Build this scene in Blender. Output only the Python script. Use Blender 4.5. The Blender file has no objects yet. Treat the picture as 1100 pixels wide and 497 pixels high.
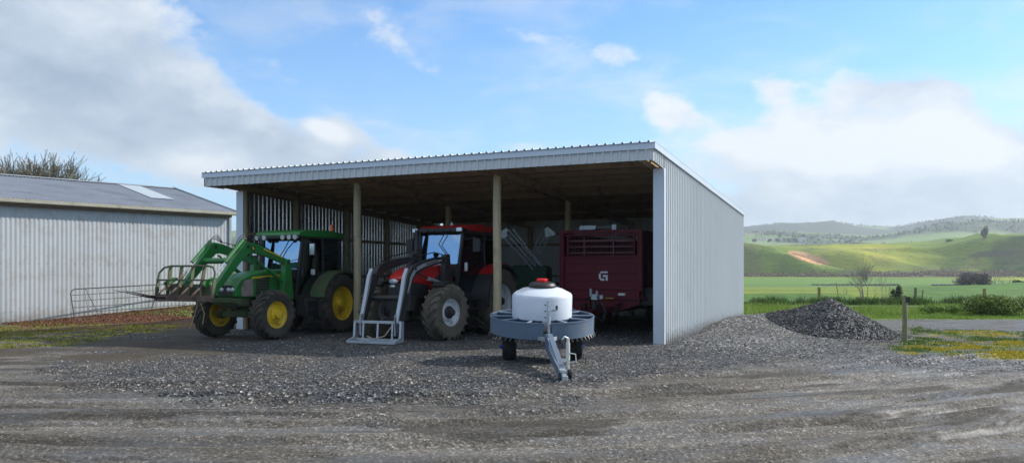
import bpy, math, random
import numpy as np
from mathutils import Vector, Matrix
random.seed(7); RNG = np.random.default_rng(11)
SC = bpy.context.scene; COL = SC.collection
F, HZ, CX, CAMZ = 868.0, 295.0, 550.0, 1.7      # focal length in photo pixels, horizon row, centre column, eye height
R = math.radians

# ------------------------------------------------------------------ noise
def _h(ix, iy, seed):
    n = (ix * 374761393 + iy * 668265263 + seed * 1442695041) & 0xFFFFFFFF
    n = ((n ^ (n >> 13)) * 1274126177) & 0xFFFFFFFF
    n = (n ^ (n >> 16)) & 0xFFFFFFFF
    return n / 4294967295.0
def vnoise(x, y, seed=0):
    x = np.asarray(x, float); y = np.asarray(y, float)
    ix = np.floor(x).astype(np.int64); iy = np.floor(y).astype(np.int64)
    fx = x - ix; fy = y - iy
    fx = fx*fx*fx*(fx*(fx*6-15)+10); fy = fy*fy*fy*(fy*(fy*6-15)+10)
    a = _h(ix, iy, seed); b = _h(ix+1, iy, seed); c = _h(ix, iy+1, seed); d = _h(ix+1, iy+1, seed)
    return a+(b-a)*fx+(c-a)*fy+(a-b-c+d)*fx*fy
def fbm(x, y, seed=0, o=4):
    s = 0; a = .5; t = 0
    for k in range(o):
        s = s + a*vnoise(x*2**k+k*17.3, y*2**k-k*9.1, seed+k); t += a; a *= .5
    return s/t
def sm(a, b, x):
    t = np.clip((x-a)/(b-a), 0, 1); return t*t*(3-2*t)

# ------------------------------------------------------------------ places measured in the photograph
def G(px, py, z=0.0):
    Y = F*(CAMZ-z)/(py-HZ); return ((px-CX)/F*Y, Y)
SHED_A = .424; SHED_P = (3.694, 19.793); SHED_L = 13.47; SHED_D = 12.986
SU = np.array([-math.cos(SHED_A), math.sin(SHED_A)]); SV = np.array([math.sin(SHED_A), math.cos(SHED_A)])
OLD_P = np.array([-18.0, 28.4]); OLD_D = np.array([.678, .735]); OLD_N = np.array([-.735, .678])

def inside(poly, X, Y):
    res = np.zeros(np.shape(X), bool); n = len(poly)
    for i in range(n):
        x1, y1 = poly[i]; x2, y2 = poly[(i+1) % n]
        if y1 == y2: continue
        c = ((y1 > Y) != (y2 > Y)) & (X < (x2-x1)*(Y-y1)/(y2-y1)+x1)
        res ^= c
    return res
def zone(pxpoly, X, Y, warp=.35, seed=0, sc=1.1, z=0.0):
    P = [G(*p, z) for p in pxpoly]
    m = 0
    for k in range(3):
        wx = (fbm(X*sc, Y*sc, seed+k*31)-.5)*2*warp*(1+.5*k); wy = (fbm(X*sc+40, Y*sc, seed+9+k*31)-.5)*3*warp*(1+.5*k)
        m = m + inside(P, X+wx, Y+wy)
    return m/3.0

Z_GRAVEL = [(70,384),(40,405),(130,424),(300,440),(470,438),(560,424),(650,413),(745,403),(850,388),(965,376),(975,352),(1000,340),(-300,336),(100,362)]
Z_MULCH = [(-60,352),(60,341),(120,333),(215,324),(250,328),(240,348),(120,350),(40,356),(-60,364)]
Z_MOSS = [(-80,352),(30,348),(110,348),(215,348),(170,356),(120,362),(60,372),(-80,380)]
Z_YEL = [[(975,371),(1040,367),(1130,364),(1200,364),(1200,383),(1110,385),(990,382)],[(1010,356),(1060,355),(1090,360),(1060,364),(1020,362)],[(20,362),(130,349),(200,347),(150,358),(60,368)]]
Z_GR = [(958,378),(968,358),(985,352),(1060,355),(1140,357),(1300,360),(1300,384),(1100,383),(1000,380)]
Z_MUD = [(-100,378),(60,366),(210,352),(300,362),(260,378),(150,384),(40,392),(-100,398)]

DEPTH = [-1e5, 38, 48, 58, 480, 700, 1e5]; ZD = [0, 0, -.28, -.4, -5.0, .1, .1]
HPX = [-400, 700, 800, 850, 900, 950, 985, 1030, 1060, 1100, 1200, 1500, 2500]
HY = [268, 266, 264, 263, 262, 261, 259, 256, 255, 255, 254, 256, 262]
F1PX = [-400, 700, 800, 841, 870, 900, 930, 961, 999, 1040, 1100, 1300, 2500]
F1Y = [252, 250, 249, 247, 249, 250, 252, 250, 244, 241, 244, 240, 250]
F2PX = [-400, 700, 800, 841, 870, 896, 917, 935, 961, 999, 1033, 1064, 1100, 1300, 2500]
F2Y = [250, 248, 245, 240, 241, 238, 242, 243, 244, 238, 234, 234.5, 234, 238, 248]
def cone(X, Y, cx, cy, h, rx, ry, ang=0, p=1.3):
    dx = X-cx; dy = Y-cy; c, s = math.cos(ang), math.sin(ang)
    d = np.sqrt(((dx*c+dy*s)/rx)**2+((-dx*s+dy*c)/ry)**2)
    t = np.clip(1-d, 0, 1)
    return h*np.where(t < .12, t*t/.24, t-.06)*1.0
def flow(X, Y):
    g = np.where(X > -2, .035*(X+2)**2, 0); g = np.where(X > 5, .035*49+.49*(X-5), g)
    return Y-g
TRK = (7.3, 9.2, 10.6, 12.5)
def tread(X, Y, v, v0):
    vv = v-v0-.5*(fbm(X*.18, v*0+v0, 3)-.5); b_ = (np.abs(vv) < .23)*sm(.40, .52, fbm(X*.35+v0, v*.6, 23))
    return b_, (np.sin(2*np.pi*(X*.9+np.abs(vv)*1.5)/.19) > .1)*1.0
def gz(X, Y, fine=True):
    X = np.asarray(X, float); Y = np.asarray(Y, float)
    z = np.interp(Y, DEPTH, ZD)
    # mulch bank climbing along the old shed
    dx = X-OLD_P[0]; dy = Y-OLD_P[1]
    s = dx*OLD_D[0]+dy*OLD_D[1]; d = -(dx*OLD_N[0]+dy*OLD_N[1])
    z = z+np.interp(s, [0, 1.5, 7, 12, 30], [0, .05, .45, .5, .5])*(1-sm(.3, 4.2, d))*(d > -3)
    # gravel apron and hump beside the new shed
    q = (X-SHED_P[0])*math.cos(SHED_A)-(Y-SHED_P[1])*math.sin(SHED_A)
    w = (X-SHED_P[0])*SV[0]+(Y-SHED_P[1])*SV[1]
    z = z+.16*sm(.0, .7, q)*(1-sm(1.6, 3.2, q+.12*np.clip(-w+1, 0, 9)))*sm(-2.2, .5, w)*(1-sm(11, 15, w))
    z = z+cone(X, Y, 7.6, 24.4, .42, 2.6, 3.4, .3)
    # swell and hollow in the paddock
    z = z+1.25*np.exp(-(((X-118)/52)**2+((Y-165)/45)**2))
    # ruts, tyre tracks and small unevenness of the yard
    yard = 1-sm(38, 50, Y); far = sm(60, 200, Y)
    v = flow(X, Y)
    if fine:
        front = (1-sm(13.0, 15.5, v))*yard
        z = z+front*(.028*(fbm(X*.35, v*2.6, 5)-.5)*2+.03*(fbm(X*2.1, v*5, 8)-.5))
        for v0, a in ((11.2, .03), (9.6, .026), (8.2, .03), (12.6, .022), (6.9, .03)):
            vv = v-v0-.35*(fbm(X*.25, v*0+v0, 3)-.5)
            z = z+front*1.7*a*(-np.exp(-(vv/.14)**2)+.8*np.exp(-((np.abs(vv)-.27)/.1)**2))*(.4+1.2*vnoise(X*.7, v0*3, 21))
        z = z+yard*(.05*(fbm(X*.3, Y*.3, 2)-.5)+.018*(fbm(X*3.1, Y*3.1, 4)-.5))
    z = z+(far*.3+.12*sm(45, 60, Y))*(fbm(X*.012, Y*.012, 12)-.5)*(1-sm(480, 700, Y))
    if fine:
        for v0 in TRK:
            b_, tr_ = tread(X, Y, v, v0); z = z+front*b_*(.014*tr_-.022)
    # hills
    px = CX+F*X/np.maximum(Y, 1)
    def crest(PX, PY, Y0): return CAMZ+(HZ-np.interp(px, PX, PY))*Y0/F
    h0, h1, h2 = crest(HPX, HY, 1000), crest(F1PX, F1Y, 2200), crest(F2PX, F2Y, 3300)
    k0 = sm(700, 1000, Y)
    wx = X+60*(fbm(X/260, Y/260, 41)-.5); wy = Y+60*(fbm(X/260, Y/260, 47)-.5)
    rid = 1-np.abs(2*fbm((wx+.9*wy)/230, (wy-.6*wx)/420, 31, 4)-1)*2.2
    bump = (rid-.5)*52*np.sin(np.clip((Y-700)/300, 0, 1)*math.pi)**.7*(1-np.clip((Y-760)/240, 0, 1))*1.25
    hill = .1+k0*(h0-.1)+bump+5*(fbm(X/45, Y/45, 33, 3)-.5)*sm(700, 780, Y)*(1-sm(960, 1050, Y))
    b = h0-14*sm(1000, 1300, Y)
    hill = np.where(Y > 1000, b+(h1-b)*sm(1250, 2200, Y), hill)
    hill = np.where(Y > 2200, h1-30*sm(2200, 2500, Y)+(h2-h1+30)*sm(2450, 3300, Y), hill)
    hill = hill+sm(1250, 1800, Y)*(1-sm(3150, 3300, Y))*(60*(fbm(X/420, Y/420, 51)-.5))*(1-.8*np.exp(-((Y-2200)/150)**2))
    hill = np.where(Y > 3300, h2-60*sm(3300, 4400, Y), hill)
    return np.where(Y > 690, z+(hill-z)*sm(690, 705, Y), z)
def gz1(x, y): return float(gz(np.array([x]), np.array([y]))[0])
def hit(px, py, y0=14.0, y1=3400.0):
    Y = np.geomspace(y0, y1, 4000); X = (px-CX)/F*Y; Z = CAMZ-(py-HZ)/F*Y
    k = np.argmax(gz(X, Y) >= Z)
    return float(X[k]), float(Y[k]), float(gz(X[k:k+1], Y[k:k+1])[0])

# ------------------------------------------------------------------ object helpers
def tag(o, label=None, cat=None, group=None, kind=None):
    if label: o['label'] = label
    if cat: o['category'] = cat
    if group: o['group'] = group
    if kind: o['kind'] = kind
    return o
def empty(name, loc=(0,0,0), rz=0.0, parent=None, rot=None):
    o = bpy.data.objects.new(name, None); COL.objects.link(o)
    o.location = loc; o.rotation_euler = rot if rot else (0, 0, rz); o.empty_display_size = .3
    if parent: o.parent = parent
    return o
def link_mesh(name, v, f, mat, parent=None, smooth=True, sharp=35, bevel=0, solid=0, loc=None):
    me = bpy.data.meshes.new(name); me.from_pydata([tuple(p) for p in v], [], f); me.update()
    return link_me(name, me, mat, parent, smooth, sharp, bevel, solid, loc)
def link_me(name, me, mat, parent=None, smooth=True, sharp=35, bevel=0, solid=0, loc=None):
    o = bpy.data.objects.new(name, me); COL.objects.link(o)
    if mat: me.materials.append(mat)
    if smooth and not solid:
        me.polygons.foreach_set('use_smooth', [True]*len(me.polygons))
        if sharp: me.set_sharp_from_angle(angle=R(sharp))
    if parent: o.parent = parent
    if loc: o.location = loc
    if bevel:
        m = o.modifiers.new('b', 'BEVEL'); m.width = bevel; m.segments = 2; m.limit_method = 'ANGLE'; m.angle_limit = R(40); m.harden_normals = True
    if solid:
        m = o.modifiers.new('s', 'SOLIDIFY'); m.thickness = solid; m.offset = 0
    return o
def copy_tree(o, parent=None):
    c = o.copy(); COL.objects.link(c)
    if parent is not None: c.parent = parent
    for ch in [k for k in SC.objects if k.parent == o]: copy_tree(ch, c)
    return c

class MB:
    def __init__(s): s.v = []; s.f = []
    def add(s, vs, fs):
        n = len(s.v); s.v += [tuple(p) for p in vs]; s.f += [[i+n for i in q] for q in fs]; return s
    BF = [(0,3,2,1),(4,5,6,7),(0,1,5,4),(1,2,6,5),(2,3,7,6),(3,0,4,7)]
    def box(s, c, d, rot=None):
        x, y, z = d[0]/2, d[1]/2, d[2]/2
        p = [Vector(q) for q in ((-x,-y,-z),(x,-y,-z),(x,y,-z),(-x,y,-z),(-x,-y,z),(x,-y,z),(x,y,z),(-x,y,z))]
        if rot: m = Matrix.Rotation(rot[0],3,'X') if len(rot)==1 else (Matrix.Rotation(rot[2],3,'Z')@Matrix.Rotation(rot[1],3,'Y')@Matrix.Rotation(rot[0],3,'X')); p = [m@q for q in p]
        return s.add([q+Vector(c) for q in p], s.BF)
    def beam(s, a, b, w, h, w2=None, h2=None, up=(0,0,1)):
        a = Vector(a); b = Vector(b); d = (b-a).normalized(); u = Vector(up)
        if abs(d.dot(u)) > .98: u = Vector((1,0,0))
        r = d.cross(u).normalized(); u = r.cross(d); w2 = w if w2 is None else w2; h2 = h if h2 is None else h2
        ps = []
        for c, ww, hh in ((a, w, h), (b, w2, h2)):
            ps += [c-r*ww/2-u*hh/2, c+r*ww/2-u*hh/2, c+r*ww/2+u*hh/2, c-r*ww/2+u*hh/2]
        return s.add(ps, [(0,1,2,3),(7,6,5,4),(0,4,5,1),(1,5,6,2),(2,6,7,3),(3,7,4,0)])
    def tube(s, pts, r, n=8, closed=False):
        P = [Vector(p) for p in pts]; m = len(P); rs = r if hasattr(r, '__len__') else [r]*m
        ring = []; t0 = None; up = Vector((0,0,1))
        for i, p in enumerate(P):
            t = ((P[(i+1) % m] if (closed or i < m-1) else p)-(P[i-1] if (closed or i > 0) else p)).normalized()
            if t0 is None:
                if abs(t.dot(up)) > .95: up = Vector((1,0,0))
                x = t.cross(up).normalized()
            else:
                x = (x-t*x.dot(t)); x = x.normalized() if x.length > 1e-6 else t.orthogonal().normalized()
            y = t.cross(x); t0 = t
            ring += [p+(x*math.cos(2*math.pi*k/n)+y*math.sin(2*math.pi*k/n))*rs[i] for k in range(n)]
        fs = []
        for i in range(m if closed else m-1):
            j = (i+1) % m
            for k in range(n): fs.append((i*n+k, i*n+(k+1) % n, j*n+(k+1) % n, j*n+k))
        if not closed: fs += [tuple(range(n))[::-1], tuple((m-1)*n+k for k in range(n))]
        return s.add(ring, fs)
    def cyl(s, a, b, r, n=16, r2=None): return s.tube([a, b], [r, r if r2 is None else r2], n)
    def prism(s, poly, axis, lo, hi, poly2=None):
        n = len(poly); q = poly2 or poly
        def P(p, h): return {'x': (h, p[0], p[1]), 'y': (p[0], h, p[1]), 'z': (p[0], p[1], h)}[axis]
        return s.add([P(p, lo) for p in poly]+[P(p, hi) for p in q],
                     [tuple(range(n))[::-1], tuple(range(n, 2*n))]+[(i, (i+1) % n, n+(i+1) % n, n+i) for i in range(n)])
    def lathe(s, prof, c=(0,0,0), axis='z', n=32, a0=0, a1=2*math.pi, closed=False):
        full = abs(a1-a0-2*math.pi) < 1e-6; m = n if full else n+1; vs = []
        for k in range(m):
            a = a0+(a1-a0)*k/n; ca, sa = math.cos(a), math.sin(a)
            for r, h in prof:
                p = {'z': (r*ca, r*sa, h), 'y': (r*ca, h, r*sa), 'x': (h, r*ca, r*sa)}[axis]
                vs.append((p[0]+c[0], p[1]+c[1], p[2]+c[2]))
        q = len(prof); fs = []
        for k in range(n):
            k2 = (k+1) % m
            for i in range(q if closed else q-1):
                j = (i+1) % q; fs.append((k*q+i, k2*q+i, k2*q+j, k*q+j))
        if closed and not full: fs += [tuple(range(q)), tuple(n*q+i for i in range(q))[::-1]]
        return s.add(vs, fs)
    def ball(s, c, r, n=12):
        rx, ry, rz = r if hasattr(r, '__len__') else (r, r, r)
        m = n//2; vs = [(c[0], c[1], c[2]+rz)]
        for i in range(1, m):
            t = math.pi*i/m
            for k in range(n):
                a = 2*math.pi*k/n; vs.append((c[0]+rx*math.sin(t)*math.cos(a), c[1]+ry*math.sin(t)*math.sin(a), c[2]+rz*math.cos(t)))
        vs.append((c[0], c[1], c[2]-rz)); L = len(vs)-1; fs = []
        for k in range(n): fs.append((0, 1+k, 1+(k+1) % n)); fs.append((L, L-n+(k+1) % n, L-n+k))
        for i in range(m-2):
            for k in range(n): a = 1+i*n+k; b = 1+i*n+(k+1) % n; fs.append((a, a+n, b+n, b))
        return s.add(vs, fs)
    def sheet(s, A, B, zb, zt, pitch=.2, depth=.028, nrm=None, rib=.055, kind='trap', off=0):
        """profiled sheet from ground point A to B (2-D), bottom zb(t), top zt(t) as functions of distance"""
        A = np.array(A, float); B = np.array(B, float); L = np.linalg.norm(B-A); d = (B-A)/L; n = np.array(nrm if nrm is not None else (-d[1], d[0]))
        xs = []
        if kind == 'trap':
            k = 0
            while k*pitch < L:
                b = k*pitch
                for o, h in ((0, 0), (pitch-rib, 0), (pitch-rib*.72, depth), (pitch-rib*.28, depth)):
                    if b+o <= L: xs.append((b+o, h))
                k += 1
        else:
            m = int(L/pitch*6)
            for k in range(m+1): xs.append((L*k/m, depth*.5*(1+math.sin(2*math.pi*(L*k/m)/pitch))))
        vs = []; 
        for x, h in xs:
            p = A+d*x+n*(h+off)
            vs += [(p[0], p[1], zb(x)), (p[0], p[1], zt(x))]
        return s.add(vs, [(2*i, 2*i+2, 2*i+3, 2*i+1) for i in range(len(xs)-1)])
    def build(s, name, mat, parent=None, bevel=0, smooth=True, sharp=35, solid=0, loc=None):
        return link_mesh(name, s.v, s.f, mat, parent, smooth, sharp, bevel, solid, loc)

# ------------------------------------------------------------------ materials
def nt(name):
    m = bpy.data.materials.new(name); m.use_nodes = True; t = m.node_tree; t.nodes.clear(); return m, t
def N(t, typ, **k):
    n = t.nodes.new(typ)
    for a, b in k.items():
        if a.startswith('i_'): n.inputs[a[2:].replace('_', ' ')].default_value = b
        else: setattr(n, a, b)
    return n
def ramp(t, src, stops):
    n = t.nodes.new('ShaderNodeValToRGB'); e = n.color_ramp.elements
    while len(e) < len(stops): e.new(.5)
    for q, (p, c) in zip(e, stops): q.position = p; q.color = (*c, 1) if len(c) == 3 else c
    t.links.new(src, n.inputs[0]); return n
def mixc(t, fac, a, b, mode='MIX'):
    n = t.nodes.new('ShaderNodeMix'); n.data_type = 'RGBA'; n.blend_type = mode
    for s, v in ((0, fac), (6, a), (7, b)):
        if hasattr(v, 'is_linked') or hasattr(v, 'links'): t.links.new(v, n.inputs[s])
        else: n.inputs[s].default_value = v if s == 0 else ((*v, 1) if len(v) == 3 else v)
    return n.outputs[2]
def mth(t, op, a, b=None, c=None, clamp=False):
    n = t.nodes.new('ShaderNodeMath'); n.operation = op; n.use_clamp = clamp
    for i, v in enumerate((a, b, c)):
        if v is None: continue
        if hasattr(v, 'links'): t.links.new(v, n.inputs[i])
        else: n.inputs[i].default_value = v
    return n.outputs[0]
def noise(t, co, scale, detail=4, rough=.55, dist=0):
    n = N(t, 'ShaderNodeTexNoise'); n.inputs['Scale'].default_value = scale; n.inputs['Detail'].default_value = detail
    n.inputs['Roughness'].default_value = rough; n.inputs['Distortion'].default_value = dist; t.links.new(co, n.inputs['Vector']); return n.outputs[0]
def bumpn(t, h, strength, dist=.01):
    b = N(t, 'ShaderNodeBump'); b.inputs['Strength'].default_value = strength; b.inputs['Distance'].default_value = dist; t.links.new(h, b.inputs['Height']); return b.outputs[0]
def paint(name, col, rough=.45, metal=0.0, var=.12, dirt=0.0, dcol=(.09,.07,.05), scale=6, bump=.0, stretch=None, coat=0, dscale=3, spec=.5, splash=0):
    m, t = nt(name); tc = N(t, 'ShaderNodeTexCoord'); co = tc.outputs['Object']
    if stretch:
        mp = N(t, 'ShaderNodeMapping'); mp.inputs['Scale'].default_value = stretch; t.links.new(co, mp.inputs[0]); co2 = mp.outputs[0]
    else: co2 = co
    n1 = noise(t, co2, scale, 5)
    c = mixc(t, n1, tuple(x*(1-var*1.6) for x in col), tuple(min(1, x*(1+var*1.6)) for x in col))
    rr = mth(t, 'ADD', mth(t, 'MULTIPLY', n1, .24), rough-.12)
    if dirt > 0:
        n2 = noise(t, co, dscale, 6, .7); f = ramp(t, n2, [(.62-dirt*.35, (0,0,0)), (.78-dirt*.3, (1,1,1))])
        ff = mth(t, 'MULTIPLY', f.outputs[0], min(1, .35+dirt*.7)); c = mixc(t, ff, c, dcol)
        rr = mth(t, 'ADD', rr, mth(t, 'MULTIPLY', ff, .4), clamp=True)
    if splash:
        sx = N(t, 'ShaderNodeSeparateXYZ'); t.links.new(co, sx.inputs[0])
        hh = mth(t, 'SUBTRACT', 1.0, mth(t, 'DIVIDE', mth(t, 'MAXIMUM', sx.outputs[2], 0.0), splash), clamp=True)
        sf = ramp(t, mth(t, 'ADD', mth(t, 'MULTIPLY', hh, .6), mth(t, 'MULTIPLY', noise(t, co, 7, 7, .75), .6)), [(.62, (0,0,0)), (.95, (1,1,1))])
        c = mixc(t, mth(t, 'MULTIPLY', sf.outputs[0], .8), c, (.17,.145,.11))
    p = N(t, 'ShaderNodeBsdfPrincipled'); t.links.new(c, p.inputs['Base Color']); t.links.new(rr, p.inputs['Roughness'])
    p.inputs['Metallic'].default_value = metal; p.inputs['Coat Weight'].default_value = coat; p.inputs['Specular IOR Level'].default_value = spec
    if bump:
        t.links.new(bumpn(t, noise(t, co2, scale*6, 4), bump, .01), p.inputs['Normal'])
    o = N(t, 'ShaderNodeOutputMaterial'); t.links.new(p.outputs[0], o.inputs[0]); return m
def glassm(name, tint=(.35,.4,.42), refl=.3):
    m, t = nt(name); tr = N(t, 'ShaderNodeBsdfTransparent'); tr.inputs[0].default_value = (*tint, 1)
    g = N(t, 'ShaderNodeBsdfGlossy'); g.inputs['Roughness'].default_value = .03; g.inputs[0].default_value = (.62,.82,1,1)
    tc = N(t, 'ShaderNodeTexCoord'); t.links.new(bumpn(t, noise(t, tc.outputs['Object'], 1.5, 2), .12, .05), g.inputs['Normal'])
    lw = N(t, 'ShaderNodeLayerWeight'); lw.inputs[0].default_value = .35
    fac = mth(t, 'ADD', mth(t, 'MULTIPLY', lw.outputs['Fresnel'], .7), refl, clamp=True)
    mx = N(t, 'ShaderNodeMixShader'); t.links.new(fac, mx.inputs[0]); t.links.new(tr.outputs[0], mx.inputs[1]); t.links.new(g.outputs[0], mx.inputs[2])
    o = N(t, 'ShaderNodeOutputMaterial'); t.links.new(mx.outputs[0], o.inputs[0]); return m
M = dict(
 zinc=paint('zincalume', (.61,.635,.64), .62, .0, .04, .12, (.42,.42,.40), 1.3, .02, (1,1,.25), dscale=1.2, spec=.22, splash=.7),
 zinc_flash=paint('zincalume flashing', (.56,.60,.65), .4, .3, .03, 0, scale=2),
 old_wall=paint('weathered white cladding', (.43,.46,.48), .6, .05, .10, .38, (.34,.32,.29), 2.6, .03, (1,1,.10), dscale=1.6, splash=1.0),
 old_roof=paint('weathered zinc roof', (.27,.29,.33), .55, .25, .18, .3, (.15,.16,.17), .8, .03, dscale=.7),
 old_flash=paint('old roof flashing', (.34,.36,.38), .5, .4, .1, .2, (.2,.2,.2), 2),
 cream=paint('cream gutter', (.52,.49,.40), .5, 0, .1, .3, (.25,.22,.16), 4),
 gut_dark=paint('dark gutter board', (.16,.12,.09), .8, 0, .2),
 skylight=paint('fibreglass skylight', (.40,.45,.48), .45, 0, .06),
 pole=paint('treated pole', (.42,.35,.22), .8, 0, .22, .25, (.22,.17,.10), 5, .25, (3,3,.5)),
 timber=paint('treated timber', (.36,.27,.175), .85, 0, .25, .3, (.10,.075,.05), 4, .2, (.6,6,6)),
 strip=paint('bare zinc cladding', (.66,.67,.66), .30, .92, .05),
 jd=paint('green paint', (.012,.18,.03), .40, 0, .18, .42, (.07,.065,.035), 5, coat=.25),
 jd_dirty=paint('muddy green paint', (.03,.115,.032), .6, 0, .25, .75, (.085,.075,.045), 7, .1),
 olive=paint('faded green steel', (.075,.115,.06), .65, 0, .25, .6, (.13,.09,.06), 8, .1),
 rust=paint('rusty steel', (.16,.10,.075), .75, .1, .3, .5, (.06,.05,.045), 9, .2),
 jd_y=paint('yellow rim paint', (.80,.55,.03), .42, 0, .12, .32, (.13,.10,.05), 6, coat=.15),
 tyre=paint('tyre rubber', (.028,.027,.026), .8, 0, .3, .75, (.085,.072,.055), 5, .2),
 tyre_dk=paint('clean tyre rubber', (.012,.012,.013), .75, 0, .3, .3, (.06,.052,.045), 5, .15),
 tyre_mud=paint('muddy tyre rubber', (.05,.044,.036), .85, 0, .3, .95, (.125,.105,.08), 6, .25),
 black=paint('black plastic', (.018,.018,.019), .5, 0, .3, .3, (.05,.045,.04), 6),
 dark=paint('dark steel', (.035,.036,.038), .55, .3, .3, .5, (.07,.06,.05), 6, .05),
 hose=paint('hydraulic hose', (.012,.012,.013), .4, 0, .1),
 chrome=paint('chrome rod', (.6,.6,.62), .2, 1, .03),
 silver=paint('silver grey paint', (.42,.45,.48), .4, .45, .08, .2, (.14,.13,.12), 6),
 galv=paint('galvanised steel', (.46,.49,.51), .45, .6, .1, .2, (.2,.2,.19), 9),
 red=paint('red paint', (.55,.012,.014), .34, 0, .12, .3, (.12,.05,.04), 5, coat=.4),
 rim_s=paint('silver rim', (.68,.70,.72), .4, .3, .06, .25, (.16,.14,.12), 6),
 white=paint('white plastic', (.66,.70,.76), .38, 0, .05, .25, (.48,.47,.43), 5),
 blueg=paint('slate blue trough', (.105,.15,.215), .45, 0, .12, .4, (.16,.17,.18), 5),
 navy=paint('navy liner', (.035,.06,.12), .5, 0, .1),
 blue=paint('blue hub paint', (.01,.05,.4), .4, 0, .1),
 redcap=paint('red lid cap', (.75,.02,.02), .35, 0, .05),
 maroon=paint('maroon paint', (.15,.010,.022), .42, 0, .12, .15, (.08,.02,.025), 3, spec=.2),
 maroon_dk=paint('dirty maroon paint', (.07,.008,.013), .6, 0, .2, .4, (.05,.025,.025), 4, spec=.2),
 logo=paint('white decal', (.82,.82,.82), .4, 0, .03),
 yellow=paint('yellow decal', (.7,.5,.03), .5, 0, .05),
 spray_g=paint('dark green hopper', (.010,.075,.032), .45, 0, .15, .2, (.05,.05,.04), 4),
 orange=paint('orange beacon', (.8,.14,.01), .25, 0, .05),
 lens=paint('lamp lens', (.62,.66,.70), .15, .3, .05, .15),
 seat=paint('seat fabric', (.05,.045,.04), .8, 0, .2),
 gate=paint('gate steel', (.075,.08,.085), .6, .3, .2, .3, (.15,.09,.06), 9),
 post=paint('weathered post', (.23,.21,.13), .9, 0, .3, .6, (.14,.17,.07), 9, .4, (3,3,.6)),
 post2=paint('lichen post', (.34,.27,.10), .9, 0, .3, .5, (.18,.18,.07), 9, .4, (3,3,.6)),
 wire=paint('fence wire', (.2,.2,.2), .6, .6, .1),
 bark=paint('bark', (.20,.175,.13), .9, 0, .3, .4, (.12,.13,.07), 12, .3),
 bark2=paint('pale bark', (.27,.245,.21), .9, 0, .3, .4, (.15,.15,.10), 12, .3),
 cowm=paint('cow hide', (.03,.028,.027), .8, 0, .2, .55, (.62,.6,.56), 1.1, dscale=.9),
 house_w=paint('white weatherboard', (.8,.8,.78), .6, 0, .04),
 house_r=paint('grey roof', (.22,.2,.2), .6, 0, .1),
 glass=glassm('tinted windscreen glass', (.30,.36,.38), .42),
 glass_s=glassm('tinted side glass', (.22,.25,.26), .10),
)

def vary(m, lo, hi):
    t = m.node_tree; p = [n for n in t.nodes if n.type == 'BSDF_PRINCIPLED'][0]; src = p.inputs['Base Color'].links[0].from_socket
    oi = N(t, 'ShaderNodeObjectInfo'); mr = N(t, 'ShaderNodeMapRange'); t.links.new(oi.outputs['Random'], mr.inputs[0]); mr.inputs[3].default_value = lo; mr.inputs[4].default_value = hi
    cb = N(t, 'ShaderNodeCombineXYZ'); [t.links.new(mr.outputs[0], cb.inputs[i]) for i in range(3)]
    t.links.new(mixc(t, 1.0, src, cb.outputs[0], 'MULTIPLY'), p.inputs['Base Color'])
vary(M['timber'], .55, 1.35); vary(M['pole'], .85, 1.12)
SUNAZ, SUNEL, SUNE, SUNANG, EXPO, HAZE = 72, 34, 3.3, 1.5, 0.7, .00019; SKYR, SKYG, SKYB, CL = .43, .72, .95, .47
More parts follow.
